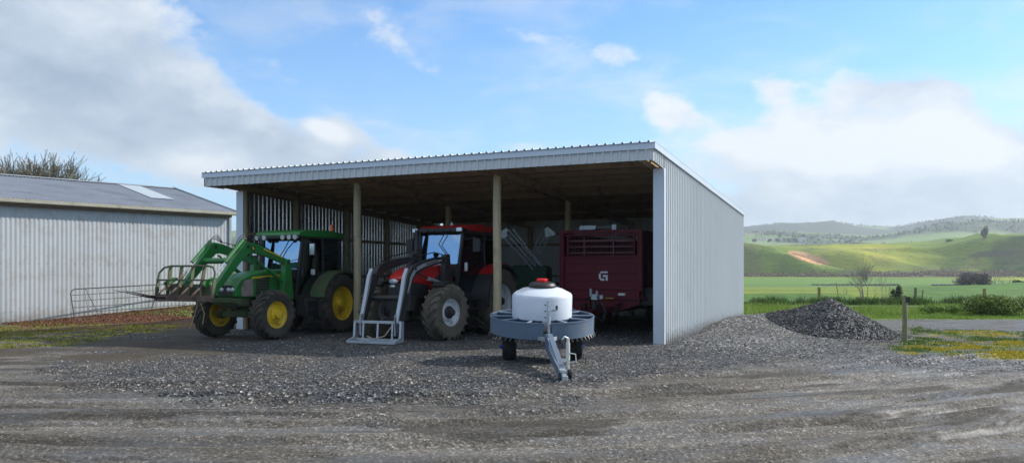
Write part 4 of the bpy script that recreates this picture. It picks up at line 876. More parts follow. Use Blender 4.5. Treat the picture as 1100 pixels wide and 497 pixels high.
# cab
b = MB()
for s in (1, -1):
    b.beam((1.42, s*.60, 1.05), (1.22, s*.70, 2.78), .07, .09); b.beam((-.45, s*.72, 1.5), (-.42, s*.72, 2.78), .09, .10); b.beam((.42, s*.80, 1.2), (.40, s*.75, 2.78), .045, .06)
    b.beam((1.42, s*.62, 1.08), (.42, s*.80, 1.08), .06, .1); b.beam((.42, s*.8, 1.2), (-.45, s*.74, 1.78), .05, .08); b.beam((1.22, s*.70, 2.76), (-.42, s*.72, 2.76), .06, .06)
b.beam((1.44, -.6, 1.72), (1.44, .6, 1.72), .06, .3); b.beam((-.45, -.72, 1.75), (-.45, .72, 1.75), .06, .1); b.build('cab_frame', M['black'], T, bevel=.01)
quad(T, 'windscreen', [(1.37, -.56, 1.62), (1.37, .56, 1.62), (1.235, .64, 2.74), (1.235, -.64, 2.74)], M['glass'])
for s in (1, -1):
    quad(T, 'door_glass', [(1.39, s*.615, 1.12), (.46, s*.79, 1.12), (.42, s*.745, 2.73), (1.21, s*.69, 2.73)], M['glass_s'])
    quad(T, 'side_glass', [(.38, s*.79, 1.28), (-.40, s*.73, 1.80), (-.38, s*.72, 2.73), (.38, s*.74, 2.73)], M['glass_s'])
quad(T, 'rear_glass', [(-.45, -.66, 1.8), (-.45, .66, 1.8), (-.42, .68, 2.73), (-.42, -.68, 2.73)], M['glass_s'])
b = MB(); b.prism([(-.62, 2.78), (-.62, 2.86), (-.5, 2.95), (.2, 3.0), (1.2, 2.98), (1.48, 2.90), (1.52, 2.80), (1.4, 2.77)], 'y', -.80, .80); b.build('roof', M['jd'], T, bevel=.045)
b = MB(); b.box((.45, 0, 2.765), (1.95, 1.5, .05)); b.build('roof_lining', M['black'], T)
b = MB(); b.box((1.42, 0, 2.765), (.16, 1.3, .07)); b.build('visor', M['black'], T, bevel=.02)
for y in (-.70, -.45, .22, .45, .66): b = MB(); b.cyl((1.44, y, 2.765), (1.53, y, 2.755), .06, 12, .07); b.build('work_light', M['lens'], T)
b = MB(); b.cyl((-.35, .5, 2.94), (-.35, .5, 3.02), .06, 12); b.build('beacon_base', M['black'], T); b = MB(); b.lathe([(.0, 3.22), (.05, 3.2), (.065, 3.12), (.065, 3.02)], (-.35, .5, 0), n=14); b.build('beacon', M['orange'], T)
b = MB(); b.tube([(1.36, .35, 2.72), (1.33, .15, 2.45), (1.40, -.12, 2.05)], .014, 5); b.build('wiper', M['black'], T)
for s in (1, -1):
    b = MB(); b.tube([(1.24, s*.70, 2.55), (1.25, s*.95, 2.62), (1.22, s*1.02, 2.6)], .016, 6); b.box((1.22, s*1.04, 2.42), (.05, .2, .34)); b.build('mirror', M['black'], T, bevel=.012)
    quad(T, 'mirror_glass', [(1.248, s*.96, 2.27), (1.248, s*1.12, 2.27), (1.248, s*1.12, 2.57), (1.248, s*.96, 2.57)], M['chrome'], .004)
b = MB(); b.box((.98, .86, 1.78), (.06, .12, .16)); b.build('marker_light', M['lens'], T, bevel=.015)
for s in (1, -1):
    fender(T, (0, s*.96, .87), .97, .52, R(12), R(158), M['jd_dirty'], label='muddy green rear fender')
    quad(T, 'fender_side', [(.95, s*.72, 1.1), (.82, s*.72, 1.42), (.4, s*.72, 1.76), (-.45, s*.72, 1.8), (-.5, s*.72, 1.0)], M['jd_dirty'], .02)
b = MB(); b.box((1.05, .72, .78), (.55, .42, .5)); b.build('fuel_tank', M['dark'], T, bevel=.05)
b = MB(); [b.box((1.12, .88, z), (.42, .22, .03)) for z in (.42, .68, .94)]; b.beam((1.33, .86, .4), (1.33, .8, 1.05), .03, .05); b.beam((.91, .86, .4), (.91, .8, 1.05), .03, .05); b.build('steps', M['black'], T)
b = MB(); b.tube([(1.5, -.55, 1.2), (1.5, -.55, 2.2), (1.5, -.56, 2.75), (1.45, -.6, 2.85)], [.07, .07, .045, .045], 12); b.build('exhaust', M['dark'], T)
b = MB(); b.box((.45, 0, 1.55), (.5, .5, .16)); b.box((.2, 0, 1.95), (.14, .46, .7), (0, -.12, 0)); b.build('seat', M['seat'], T, bevel=.04)
b = MB(); b.lathe([(.2, -.012), (.212, 0), (.2, .012), (.188, 0)], n=24, closed=True); b.v = [tuple(Matrix.Rotation(R(-35), 3, 'Y')@Vector(p)+Vector((.95, 0, 1.9))) for p in b.v]; b.tube([(.95, 0, 1.9), (1.2, 0, 1.55)], .03, 8); b.build('steering_wheel', M['black'], T)
# loader
for s in (1, -1):
    y = s*.56; b = MB(); plate(b, [(1.52, 1.0), (1.98, 1.0), (1.95, 1.4), (1.86, 2.1), (1.68, 2.14), (1.60, 1.6)], y, .16); b.build('loader_mast', M['jd'], T, bevel=.015)
    b = MB(); box_arm(b, [(1.75, 2.04, .15), (2.5, 2.27, .19), (3.05, 2.40, .25), (3.32, 2.41, .32), (3.5, 2.26, .28), (3.95, 1.79, .21), (4.55, 1.18, .14)], .12, y)
    arm = b.build('loader_arm', M['jd'], T, bevel=.012)
    for q_ in ((3.30, 2.44, .085), (1.76, 2.04, .1), (4.52, 1.2, .1)): b = MB(); b.cyl((q_[0], y-q_[2], q_[1]), (q_[0], y+q_[2], q_[1]), .045, 14); b.build('pin', M['dark'], arm)
    b = MB(); b.cyl((3.12, y+s*.055, 2.39), (3.12, y+s*.072, 2.39), .075, 20); bd = b.build('badge', M['black'], arm); b = MB(); b.prism([(3.07, 2.36), (3.12, 2.43), (3.18, 2.44), (3.14, 2.39), (3.17, 2.35), (3.11, 2.37)], 'y', y+s*.07-.004, y+s*.07+.006 if s > 0 else y+s*.07+.004); b.build('badge_mark', M['yellow'], arm)
    quad(arm, 'arm_stripe', [(1.98, y+s*.064, 2.16), (2.72, y+s*.064, 2.37), (2.72, y+s*.064, 2.40), (1.98, y+s*.064, 2.19)], M['yellow'], .004)
    b = MB(); b.cyl((1.80, y, 1.45), (2.55, y, 1.86), .05, 12); b.build('lift_cylinder', M['jd'], T); b = MB(); b.cyl((2.5, y, 1.83), (3.15, y, 2.22), .026, 10); b.build('cylinder_rod', M['jd'], T)
    b = MB(); b.cyl((3.42, y, 2.60), (4.05, y, 2.02), .046, 12); b.build('tilt_cylinder', M['jd'], T); b = MB(); b.cyl((4.0, y, 2.06), (4.52, y, 1.56), .022, 10); b.build('tilt_rod', M['chrome'], T)
    b = MB(); plate(b, [(4.38, 1.62), (4.60, 1.64), (4.88, 1.5), (4.78, 1.38)], y+s*.09, .02); b.build('tilt_link', M['jd'], T)
    b = MB()
    for k in range(3): b.tube(arc((3.05, y-s*.03*k, 2.56), (3.62, y-s*.05*k, 2.42), .16+.05*k), .011, 6)
    b.tube(arc((2.0, y-s*.1, 2.2), (3.15, y-s*.1, 2.56), .10), .011, 6); b.build('hose', M['hose'], T)
b = MB(); b.tube([(2.25, .2, 2.1), (2.55, .25, 2.75), (3.0, .35, 2.92), (3.3, .5, 2.6)], .012, 6); b.tube([(4.2, -.2, 1.75), (4.5, -.1, 1.95), (4.9, 0, 1.6)], .012, 6); b.build('hose', M['hose'], T)
b = MB(); b.cyl((3.72, -.56, 2.06), (3.72, .56, 2.06), .075, 16); b.build('crossbar', M['jd'], T)
# bale grab
gb = empty('bale_grab', (4.62, 0, 0), 0, T); gb.rotation_euler.z = R(5); GW0, GW1 = -.95, .78
b = MB(); b.box((.16, (GW0+GW1)/2, 1.11), (.12, GW1-GW0, .13)); b.box((.10, (GW0+GW1)/2, 1.19), (.03, GW1-GW0+.02, .06)); b.build('base_beam', M['rust'], gb, bevel=.01)
b = MB(); b.tube([(.14, GW0, 1.1), (.12, GW0-.03, 1.35), (.04, GW0+.0, 1.75), (.01, GW0+.13, 1.88), (0, GW0+.35, 1.92), (0, GW1-.25, 1.92), (.02, GW1-.08, 1.88), (.05, GW1, 1.75), (.08, GW1, 1.6)], .026, 8); b.build('hoop', M['olive'], gb)
b = MB(); b.beam((.10, GW0-.02, 1.57), (.10, GW1, 1.57), .05, .045); b.build('rail', M['olive'], gb)
for k, y in enumerate(np.linspace(GW0, GW1, 6)): b = MB(); b.beam((.15, y, 1.12), (.02 if 0 < k < 5 else .07, y, 1.9 if 0 < k < 5 else 1.6), .10, .03, up=(0,1,0)); b.build('upright', M['olive'], gb)
for y in (-.88, -.62): b = MB(); b.tube([(.16, y, 1.12), (.5, y, 1.16), (1.55, y+.02, 1.34)], [.03, .027, .006], 8); b.build('tine', M['dark'], gb)
for i, y in enumerate((-.55, -.2, .15, .5)): b = MB(); b.tube([(.12, y, 1.42), (.34, y+.04, 1.36), (.5, y, 1.22), (.52, y-.05, 1.14)], [.028, .028, .02, .01], 7); b.build('claw', M['rust'], gb)
for y in (-.35, .35): b = MB(); b.cyl((.0, y, 1.55), (.22, y, 1.28), .03, 10); b.build('ram', M['dark'], gb)
b = MB(); b.box((0, 0, 1.3), (.06, 1.25, .34)); b.build('back_plate', M['olive'], gb, bevel=.01)
b = MB(); b.tube([(.15, .35, 1.05), (.22, .30, .7), (.3, .22, .38)], .008, 4); b.tube([(.15, .4, 1.05), (.1, .5, .75), (.2, .52, .5)], .008, 4); b.build('twine', paint('baler twine', (.45, .33, .14), .9), gb)
# ------------------------------------------------------------------ red tractor with loader down
HR = R(27); rtr = empty('red_tractor', (-1.31, 23.94, 0), math.atan2(-math.cos(HR), -math.sin(HR)))
tag(rtr, 'red and black tractor with silver rims and a grey front loader lowered to the gravel', 'tractor'); T = rtr
for s in (1, -1):
    wheel(T, (0, s*.98, .94), .94, .54, .50, 21, 'rim_s', 'tyre_mud', s, dish=-.02, hubm='dark', hub_r=.17)
    wheel(T, (2.85, s*.99, .735), .735, .46, .36, 20, 'rim_s', 'tyre_mud', s, steer=R(-8), dish=.03, hubm='dark', hub_r=.16, lug_h=.042)
b = MB(); b.box((.1, 0, .88), (1.1, .55, .55)); b.box((1.5, 0, .92), (2.1, .44, .46)); b.cyl((0, -.75, .94), (0, .75, .94), .15, 14); b.box((2.7, 0, 1.02), (1.5, .54, .34)); b.box((1.15, .55, .75), (.7, .5, .45)); b.build('chassis', M['black'], T, bevel=.02)
b = MB(); b.beam((2.85, -.8, .72), (2.85, .8, .72), .18, .18); b.cyl((2.85, .68, .72), (2.85, .88, .73), .15, 14); b.cyl((2.85, -.68, .72), (2.85, -.88, .73), .15, 14); b.box((2.95, 0, .80), (.5, .5, .34)); b.box((3.42, 0, .98), (.30, .74, .40)); b.box((3.5, 0, .66), (.2, .5, .26)); b.build('front_axle', M['dark'], T, bevel=.02)
bonnet([(1.55, 1.2), (1.55, 2.0), (2.3, 1.97), (3.0, 1.86), (3.36, 1.74), (3.52, 1.60), (3.44, 1.50), (2.7, 1.42), (2.5, 1.2)], .44, .36, 1.55, 3.52, 'bonnet', M['red'], T, .05)
bonnet([(2.45, 1.08), (2.52, 1.2), (2.72, 1.42), (3.40, 1.49), (3.50, 1.46), (3.52, 1.16), (3.2, 1.06)], .39, .35, 2.45, 3.52, 'nose_grille', M['black'], T, .02)
for s in (1, -1):
    yv = lambda x: s*(.44-.08*(x-1.55)/1.97+.006)
    quad(T, 'side_grille', [(1.75, yv(1.75), 1.24), (2.42, yv(2.42), 1.24), (2.6, yv(2.6), 1.46), (2.35, yv(2.35), 1.70), (1.75, yv(1.75), 1.74)], M['black'], .012)
    b = MB(); b.ball((3.47, s*.2, 1.53), (.07, .15, .075), 12); b.build('headlight', M['lens'], T)
    b = MB(); b.ball((3.50, s*.22, 1.40), (.04, .09, .045), 10); b.build('headlight', M['lens'], T)
b = MB()
for s in (1, -1):
    b.beam((1.62, s*.55, 1.1), (1.45, s*.70, 2.92), .08, .10); b.beam((-.48, s*.74, 1.6), (-.40, s*.74, 2.92), .09, .11); b.beam((.45, s*.84, 1.2), (.42, s*.78, 2.92), .05, .06)
    b.beam((1.6, s*.6, 1.12), (.45, s*.84, 1.12), .07, .12); b.beam((.45, s*.84, 1.2), (-.48, s*.76, 1.9), .05, .09); b.beam((1.45, s*.7, 2.88), (-.4, s*.74, 2.88), .07, .08)
b.beam((1.62, -.6, 1.82), (1.62, .6, 1.82), .06, .36); b.beam((-.46, -.74, 1.85), (-.46, .74, 1.85), .06, .1); b.build('cab_frame', M['black'], T, bevel=.01)
quad(T, 'windscreen', [(1.60, -.55, 1.86), (1.60, .55, 1.86), (1.55, .62, 2.2), (1.45, .66, 2.86), (1.45, -.66, 2.86), (1.55, -.62, 2.2)], M['glass'])
for s in (1, -1):
    quad(T, 'door_glass', [(1.58, s*.60, 1.18), (.49, s*.83, 1.18), (.45, s*.77, 2.84), (1.43, s*.70, 2.84)], M['glass_s'])
    quad(T, 'side_glass', [(.41, s*.83, 1.3), (-.42, s*.75, 1.92), (-.37, s*.74, 2.84), (.40, s*.77, 2.84)], M['glass_s'])
quad(T, 'rear_glass', [(-.47, -.68, 1.9), (-.47, .68, 1.9), (-.40, .7, 2.84), (-.40, -.7, 2.84)], M['glass_s'])
b = MB(); b.prism([(-.6, 2.92), (-.62, 3.02), (-.45, 3.10), (.6, 3.14), (1.3, 3.08), (1.42, 3.0), (1.4, 2.92)], 'y', -.78, .78); b.build('roof', M['red'], T, bevel=.05)
b = MB(); b.box((1.50, 0, 2.94), (.34, 1.56, .12)); b.box((.5, 0, 2.905), (2.0, 1.5, .05)); b.build('visor', M['black'], T, bevel=.03)
for y in (-.72, .72): b = MB(); b.box((1.70, y, 2.94), (.07, .17, .11)); b.build('work_light', M['lens'], T, bevel=.015)
for y in (-.35, -.15, .15, .35): b = MB(); b.box((1.68, y, 2.93), (.05, .12, .07)); b.build('work_light', M['dark'], T, bevel=.01)
b = MB(); b.cyl((.9, 0, 3.1), (.9, 0, 3.17), .05, 12); b.lathe([(0, 3.22), (.03, 3.2), (.05, 3.12)], (.9, 0, 0), n=12); b.build('aerial_base', M['silver'], T)
b = MB(); b.tube([(1.55, .15, 2.84), (1.58, -.02, 2.55), (1.62, .25, 2.25)], .014, 5); b.build('wiper', M['black'], T)
for s in (1, -1):
    b = MB(); b.tube([(1.42, s*.70, 2.66), (1.42, s*1.0, 2.72), (1.4, s*1.08, 2.7)], .018, 6); b.box((1.4, s*1.10, 2.52), (.07, .22, .36)); b.build('mirror', M['black'], T, bevel=.015)
b = MB(); b.box((1.5, .82, 1.92), (.08, .08, .24)); b.build('marker_light', M['lens'], T, bevel=.02)
for s in (1, -1):
    fender(T, (0, s*.98, .94), 1.06, .56, R(-6), R(140), M['black'], label='black rear fender')
    fender(T, (0, s*1.0, .94), 1.085, .44, R(48), R(118), M['red'], name='fender_cover', label='red cover over the black rear fender')
    fender(T, (2.85, s*.97, .735), .80, .34, R(60), R(150), M['black'], name='front_fender')
b = MB(); [b.box((1.2, .9, z), (.45, .25, .03)) for z in (.5, .76, 1.02)]; b.beam((1.42, .9, .48), (1.42, .84, 1.1), .03, .05); b.beam((.98, .9, .48), (.98, .84, 1.1), .03, .05); b.build('steps', M['black'], T)
b = MB(); b.tube([(1.72, -.66, 1.3), (1.72, -.66, 2.25), (1.72, -.66, 2.9), (1.66, -.7, 3.0)], [.095, .095, .05, .05], 14); b.build('exhaust', M['black'], T)
b = MB(); b.tube([(1.95, -.40, 1.9), (1.95, -.40, 2.3), (1.95, -.40, 2.42)], [.05, .05, .09], 12); b.build('air_intake', M['black'], T)
b = MB(); b.box((.45, 0, 1.65), (.5, .5, .16)); b.box((.2, 0, 2.05), (.14, .46, .75), (0, -.12, 0)); b.build('seat', M['seat'], T, bevel=.04)
b = MB(); b.lathe([(.2, -.012), (.212, 0), (.2, .012), (.188, 0)], n=24, closed=True); b.v = [tuple(Matrix.Rotation(R(-35), 3, 'Y')@Vector(p)+Vector((1.05, 0, 2.02))) for p in b.v]; b.tube([(1.05, 0, 2.02), (1.3, 0, 1.7)], .03, 8); b.build('steering_wheel', M['black'], T)
for s in (1, -1):
    y = s*.54; b = MB(); plate(b, [(1.85, 1.05), (2.30, 1.05), (2.32, 1.6), (2.22, 2.24), (2.02, 2.26), (1.92, 1.6)], y, .16); b.build('loader_mast', M['black'], T, bevel=.015)
    b = MB(); box_arm(b, [(2.12, 2.12, .15), (2.7, 2.06, .19), (3.3, 1.94, .22), (3.70, 1.80, .26), (3.88, 1.60, .24), (4.07, 1.15, .2), (4.32, .52, .14)], .11, y)
    arm = b.build('loader_arm', M['black'], T, bevel=.012)
    b = MB(); box_arm(b, [(2.40, 2.09, .045), (2.8, 2.04, .075), (3.3, 1.94, .09), (3.66, 1.83, .10), (3.84, 1.64, .09), (4.0, 1.25, .05)], .006, y+s*.061); b.build('side_stripe', M['silver'], arm)
    b = MB(); box_arm(b, [(2.62, 2.07, .025), (3.2, 1.96, .03)], .004, y+s*.066); b.build('lettering_band', M['dark'], arm)
    b = MB(); box_arm(b, [(3.96, 1.86, .05), (4.06, 1.66, .09), (4.2, 1.15, .085), (4.40, .52, .075)], .10, y); b.build('front_guard', M['silver'], T, bevel=.015)
    b = MB(); b.cyl((2.25, y+s*.02, 1.45), (3.0, y+s*.02, 1.60), .05, 12); b.build('lift_cylinder', M['silver'], T); b = MB(); b.cyl((2.95, y+s*.02, 1.59), (3.6, y+s*.02, 1.78), .026, 10); b.build('cylinder_rod', M['chrome'], T)
    b = MB()
    for k in range(3): b.tube(arc((3.3, y-s*(.05+.03*k), 2.16), (3.95, y-s*(.07+.02*k), 1.7), .08+.03*k), .012, 6)
    b.tube([(2.1, y-s*.12, 2.25), (2.5, y-s*.12, 2.3), (3.3, y-s*.1, 2.18)], .014, 6); b.build('hose', M['hose'], T)
    for q_ in ((3.68, 1.86), (4.32, .52)): b = MB(); b.cyl((q_[0], y-.09, q_[1]), (q_[0], y+.09, q_[1]), .045, 12); b.build('pin', M['dark'], arm)
b = MB(); b.cyl((4.0, -.54, 1.12), (4.0, .54, 1.12), .07, 16); b.build('crossbar', M['black'], T)
# pallet frame on the ground
fr_ = empty('pallet_frame', (4.36, 0, 0), R(4), T)
b = MB(); b.beam((.05, -.66, .53), (.05, .66, .53), .07, .07); b.beam((.10, -.66, .09), (.10, .66, .09), .06, .08); b.beam((.38, -.68, .05), (.38, .68, .05), .05, .06); b.build('crossbeam', M['silver'], fr_, bevel=.008)
for y in (-.66, -.42, 0, .42, .66): b = MB(); b.beam((.06, y, .52), (.10, y, .08), .05, .07 if abs(y) > .6 else .04); b.build('upright', M['silver'], fr_, bevel=.006)
for s in (-1, 1): b = MB(); b.prism([(-.02, .05), (.42, .03), (.42, .09), (.14, .16), (.10, .56), (-.02, .56)], 'y', s*.66-.03, s*.66+.03); b.build('side_plate', M['silver'], fr_, bevel=.006)
for y in np.linspace(-.5, .5, 8): b = MB(); b.tube([(.10, y, .07), (.3, y, .045), (.46, y, .03)], [.014, .014, .006], 6); b.build('tine', M['silver'], fr_)
for s in (-1, 1): b = MB(); b.prism([(0, .2), (.1, .2), (.1, .7), (.0, .74), (-.08, .6)], 'y', s*.5-.015, s*.5+.015); b.build('bracket', M['silver'], fr_)
b = MB(); b.tube([(.1, -.3, .18), (.2, -.05, .12), (.16, .25, .2), (.06, .4, .45)], .013, 6); b.build('hose', paint('pale hose', (.5, .38, .3), .6), fr_)
b = MB(); b.tube([(.05, .48, .75), (.16, .55, .5), (.18, .6, .22)], .013, 6); b.build('hose', M['hose'], fr_)
SC_COL = None

# ------------------------------------------------------------------ calf milk feeder trailer
cf = empty('calf_feeder', (.60, 16.2, 0), math.atan2(-1, .065)); T = cf
tag(cf, 'round calf milk feeder trailer with white tank and slate blue trough ring, parked on gravel', 'trailer')
tl = R(5.6)
body = None
def tilt(b): b.v = [(x*math.cos(tl)+(z-.7)*math.sin(tl), y, (z-.7)*math.cos(tl)-x*math.sin(tl)+.7) for x, y, z in b.v]; return b
RO, RI, ZT_, ZB = 1.035, .62, .885, .575
gap = math.asin(.085/RO)
for hlf in (0, 1):
    a0, a1 = (gap, math.pi-gap) if hlf == 0 else (math.pi+gap, 2*math.pi-gap)
    b = MB(); b.lathe([(RO, ZB), (RO+.004, ZT_), (RO-.012, ZT_), (RO-.016, ZB+.012), (RI+.1, ZB+.10), (RI+.1, ZB+.09), (RO-.01, ZB)], n=48, a0=a0, a1=a1, closed=True)
    for a in (a0, a1): b.beam((RI*math.cos(a), RI*math.sin(a), (ZT_+ZB)/2+.03), ((RO-.005)*math.cos(a), (RO-.005)*math.sin(a), (ZT_+ZB)/2), .012, ZT_-ZB-.06, h2=ZT_-ZB)
    tr_ = tilt(b).build('trough', M['blueg'], T, sharp=40)
    b = MB(); b.lathe([(RO+.012, ZT_-.012), (RO+.012, ZT_+.012), (RO-.02, ZT_+.012), (RO-.02, ZT_-.012)], n=48, a0=a0, a1=a1, closed=True); tilt(b).build('rim_strip', M['blueg'], tr_, sharp=40)
    b = MB(); b.lathe([(RO-.02, ZB+.06), (RI+.02, ZB+.13)], n=48, a0=a0+.01, a1=a1-.01); b.lathe([(RI-.0, ZB+.1), (RI+.0, ZT_-.01)], n=48, a0=a0, a1=a1); b.lathe([(RO-.022, ZB+.05), (RO-.022, ZT_-.012)], n=48, a0=a0+.01, a1=a1-.01); [b.beam((RI*math.cos(a), RI*math.sin(a), ZT_-.12), ((RO-.03)*math.cos(a), (RO-.03)*math.sin(a), ZT_-.12), .012, .2) for a in (a0+(a1-a0)*(k+.5)/5 for k in range(5))]; tilt(b).build('liner', M['navy'], tr_)
    for k in range(5):
        a = a0+(a1-a0)*(k+.5)/5+.0; b = MB(); b.beam(((RI-.01)*math.cos(a), (RI-.01)*math.sin(a), ZT_-.0), ((RO-.01)*math.cos(a), (RO-.01)*math.sin(a), ZT_), .035, .02); tilt(b).build('divider', paint('trough spoke', (.30, .35, .41), .4, .1, .05), tr_)
    for k in range(26):
        a = a0+(a1-a0)*(k+.5)/26; c, s = math.cos(a), math.sin(a); b = MB(); b.tube([((RO-.05)*c, (RO-.05)*s, ZB+.03), ((RO-.01)*c, (RO-.01)*s, ZB-.02), ((RO+.03)*c, (RO+.03)*s, ZB-.065)], [.032, .028, .014], 7); tilt(b).build('teat', M['hose'], tr_)
b = MB(); n_ = 8
def octring(r, z, n=8, o=math.pi/8): return [(r*math.cos(2*math.pi*k/n+o), r*math.sin(2*math.pi*k/n+o), z) for k in range(n)]
TD = 0; rings = [octring(.50, .60, 16, 0), octring(.585, .66, 16, 0), octring(.60, .80, 16, 0), octring(.605, 1.28, 16, 0), octring(.585, 1.335, 16, 0), octring(.40, 1.43, 16, 0), octring(.26, 1.46, 16, 0)]
b.add([p for r in rings for p in r], [tuple(range(16))[::-1], tuple(len(rings)*16-16+k for k in range(16))]+[(i*16+k, i*16+(k+1) % 16, (i+1)*16+(k+1) % 16, (i+1)*16+k) for i in range(len(rings)-1) for k in range(16)])
b.v=[(x,y,z+TD) for x,y,z in b.v]; tilt(b).build('tank', M['white'], T, bevel=.025, sharp=60)
b = MB(); b.lathe([(.27, 1.45), (.275, 1.50), (.24, 1.545), (.12, 1.575), (0, 1.58)], n=28); b.v=[(x,y,z+TD) for x,y,z in b.v]; lid = tilt(b).build('lid', M['black'], T)
b = MB(); b.lathe([(.115, 1.55), (.115, 1.61), (.10, 1.625), (0, 1.625)], n=18); [b.box((.1*math.cos(k*1.047), .1*math.sin(k*1.047), 1.6), (.05, .05, .04)) for k in range(6)]; b.v=[(x,y,z+TD) for x,y,z in b.v]; tilt(b).build('cap', M['redcap'], lid)
b = MB()
for k in range(9): b.box((.602, .045, .92+.04*k), (.006, .02 if k % 2 else .04, .006))
for k, z in enumerate((1.18, 1.06, .94)): b.box((.602, -.0, z), (.006, .03, .022))
b.v=[(x,y,z+TD) for x,y,z in b.v]; tilt(b).build('gauge_marks', M['black'], T)
b = MB(); b.beam((-.75, -.36, .52), (.55, -.36, .52), .06, .08); b.beam((-.75, .36, .52), (.55, .36, .52), .06, .08); b.beam((.55, -.4, .52), (.55, .4, .52), .06, .08); b.beam((-.7, -.4, .52), (-.7, .4, .52), .06, .08)
b.beam((.5, -.36, .52), (1.25, -.05, .5), .06, .07); b.beam((.5, .36, .52), (1.25, .05, .5), .06, .07); b.build('frame', M['galv'], T, bevel=.006)
b = MB(); b.cyl((0, -.6, .24), (0, .6, .24), .028, 10); b.beam((0, -.45, .24), (0, -.45, .5), .05, .05); b.beam((0, .45, .24), (0, .45, .5), .05, .05); b.build('axle', M['galv'], T)
for s in (1, -1):
    wheel(T, (0, s*.66, .27), .27, .26, .13, 14, 'rim_s', 'tyre_dk', s, lug_h=.022, lw=.04, hub_r=.05, hubm='blue')
    for x in (.55, -.6): b = MB(); b.box((x, s*.42, .58), (.08, .1, .09)); b.build('clamp', M['blue'], T, bevel=.01)
    b = MB(); b.cyl((.55, s*.25, .53), (.62, s*.25, .53), .045, 12); b.build('outlet_valve', M['blue'], T)
# drawbar: slate plate dropping to the hitch
db = empty('drawbar', (1.15, .0, 0), 0, T)
b = MB(); pp = [(0, .60), (.16, .62), (2.02, .17), (2.12, .10), (2.08, .05), (1.9, .07), (.0, .32)]; plate(b, pp, .012, .095); plate(b, [(x, z) for x, z in pp], -.055, .02); b.build('drawbar_plate', M['blueg'], db, bevel=.012)
b = MB(); b.tube([(2.0, 0, .12), (2.25, 0, .10), (2.34, 0, .10)], [.03, .03, .035], 10); b.box((2.05, 0, .16), (.22, .11, .05)); b.box((2.38, 0, .08), (.10, .09, .08)); b.build('coupling', M['galv'], db, bevel=.01)
b = MB(); b.tube([(.02, .03, .30), (.0, .03, .9), (.0, .03, 1.02), (-.02, .10, 1.04), (-.02, .18, 1.04)], .024, 8); b.cyl((.0, .03, .62), (.0, .03, .9), .032, 10); b.box((.02, .03, .42), (.10, .12, .08)); b.build('stand_pipe', M['galv'], T, loc=(1.0, .0, 0)); 
b = MB(); b.tube([(-.02, .18, 1.04), (-.02, .18, 1.12)], .022, 8); b.build('tap_grip', M['black'], T, loc=(1.0, 0, 0))
b = MB(); b.tube([(0, 0, .08), (0, 0, .66)], .026, 8); b.cyl((0, 0, .3), (0, 0, .58), .034, 10); b.tube([(0, 0, .66), (.03, -.06, .69), (.04, -.10, .64)], .013, 6); b.tube([(.02, .02, .42), (.04, .12, .40), (.04, .13, .28), (.01, .02, .26)], .011, 6); b.beam((0, -.1, .3), (0, .0, .3), .05, .05); b.build('jack', paint('white painted steel', (.62, .62, .58), .45, .1, .1, .25, (.2, .18, .14)), db, loc=(1.78, .13, 0))
b = MB(); b.lathe([(.0, -.03), (.07, -.03), (.085, -.02), (.085, .02), (.07, .03), (0, .03)], (0, 0, .085), 'y', 18); b.build('jockey_wheel', M['tyre_dk'], db, loc=(1.93, .14, 0))
b = MB(); b.tube([(.4, -.04, .55), (.9, -.07, .40), (1.5, -.06, .28), (1.95, -.04, .2)], .012, 6); b.build('chain', M['galv'], db)

# ------------------------------------------------------------------ maroon silage feed wagon
fwx, fwy = 3.72, 23.05; T = empty('feed_wagon', (fwx, fwy, 0), -SHED_A); tag(T, 'tall maroon silage feed wagon with a mesh front panel parked in the right bay', 'wagon')
W_ = 2.5; LW = 5.6     # local x to the right (face from -W_ to 0), y to the back
b = MB(); b.box((-W_/2, .03, 1.78), (W_-.16, .05, .92)); b.box((-W_/2, .01, 1.30), (W_-.10, .07, .07)); [b.box((-W_/2, -.005, z), (W_-.2, .03, .022)) for z in (1.52, 1.74, 2.02)]
b.prism([(-W_+.10, 1.27), (-.10, 1.27), (-.10, .85), (-.55, .70), (-W_+.5, .66), (-W_+.20, .9)], 'y', .04, .10); b.build('front_panel', M['maroon'], T, bevel=.006)
b = MB(); b.box((-W_+.06, 0, 2.12), (.14, .14, 1.75)); b.box((-.06, 0, 2.12), (.14, .14, 1.75)); b.box((-W_/2, -.0, 2.96), (W_, .12, .09)); b.box((-W_/2, 0, 2.22), (W_-.2, .10, .07)); b.box((-W_/2, 0, 2.86), (W_-.3, .06, .05)); b.box((-W_+.24, 0, 2.55), (.06, .06, .62)); b.box((-.24, 0, 2.55), (.06, .06, .62)); b.build('front_frame', M['maroon'], T, bevel=.008)
b = MB(); [b.box((-W_/2, .10, z), (W_-.45, .05, .05)) for z in (2.35, 2.52, 2.70)]; [b.box((-W_/2+x, .14, 2.5), (.04, .04, .6)) for x in (-.55, .35)]; b.build('window_bars', paint('worn maroon bars', (.24, .08, .09), .5, .1, .2, .3, (.10, .07, .06)), T)
b = MB(); [b.tube([(-W_+.27, .05, 2.28+.075*k), (-.27, .05, 2.28+.075*k)], .005, 4) for k in range(8)]; [b.tube([(-W_+.27+.098*k, .05, 2.26), (-W_+.27+.098*k, .05, 2.84)], .005, 4) for k in range(21)]; b.build('mesh', paint('maroon mesh', (.20, .07, .08), .5, .2, .1), T)
for x in (0.0, -W_):
    s = 1 if x == 0 else -1; b = MB(); b.prism([(.0, 1.0), (LW, 1.0), (LW, 2.9), (0, 2.98)], 'x', x-.03, x+.03); [b.box((x+s*.04, y, 1.95), (.07, .07, 1.9)) for y in np.arange(.5, LW, .85)]; b.box((x+s*.04, LW/2, 2.93), (.1, LW, .08)); b.box((x+s*.04, LW/2, 1.02), (.1, LW, .10)); b.build('side_panel', M['maroon_dk'], T, bevel=.006)
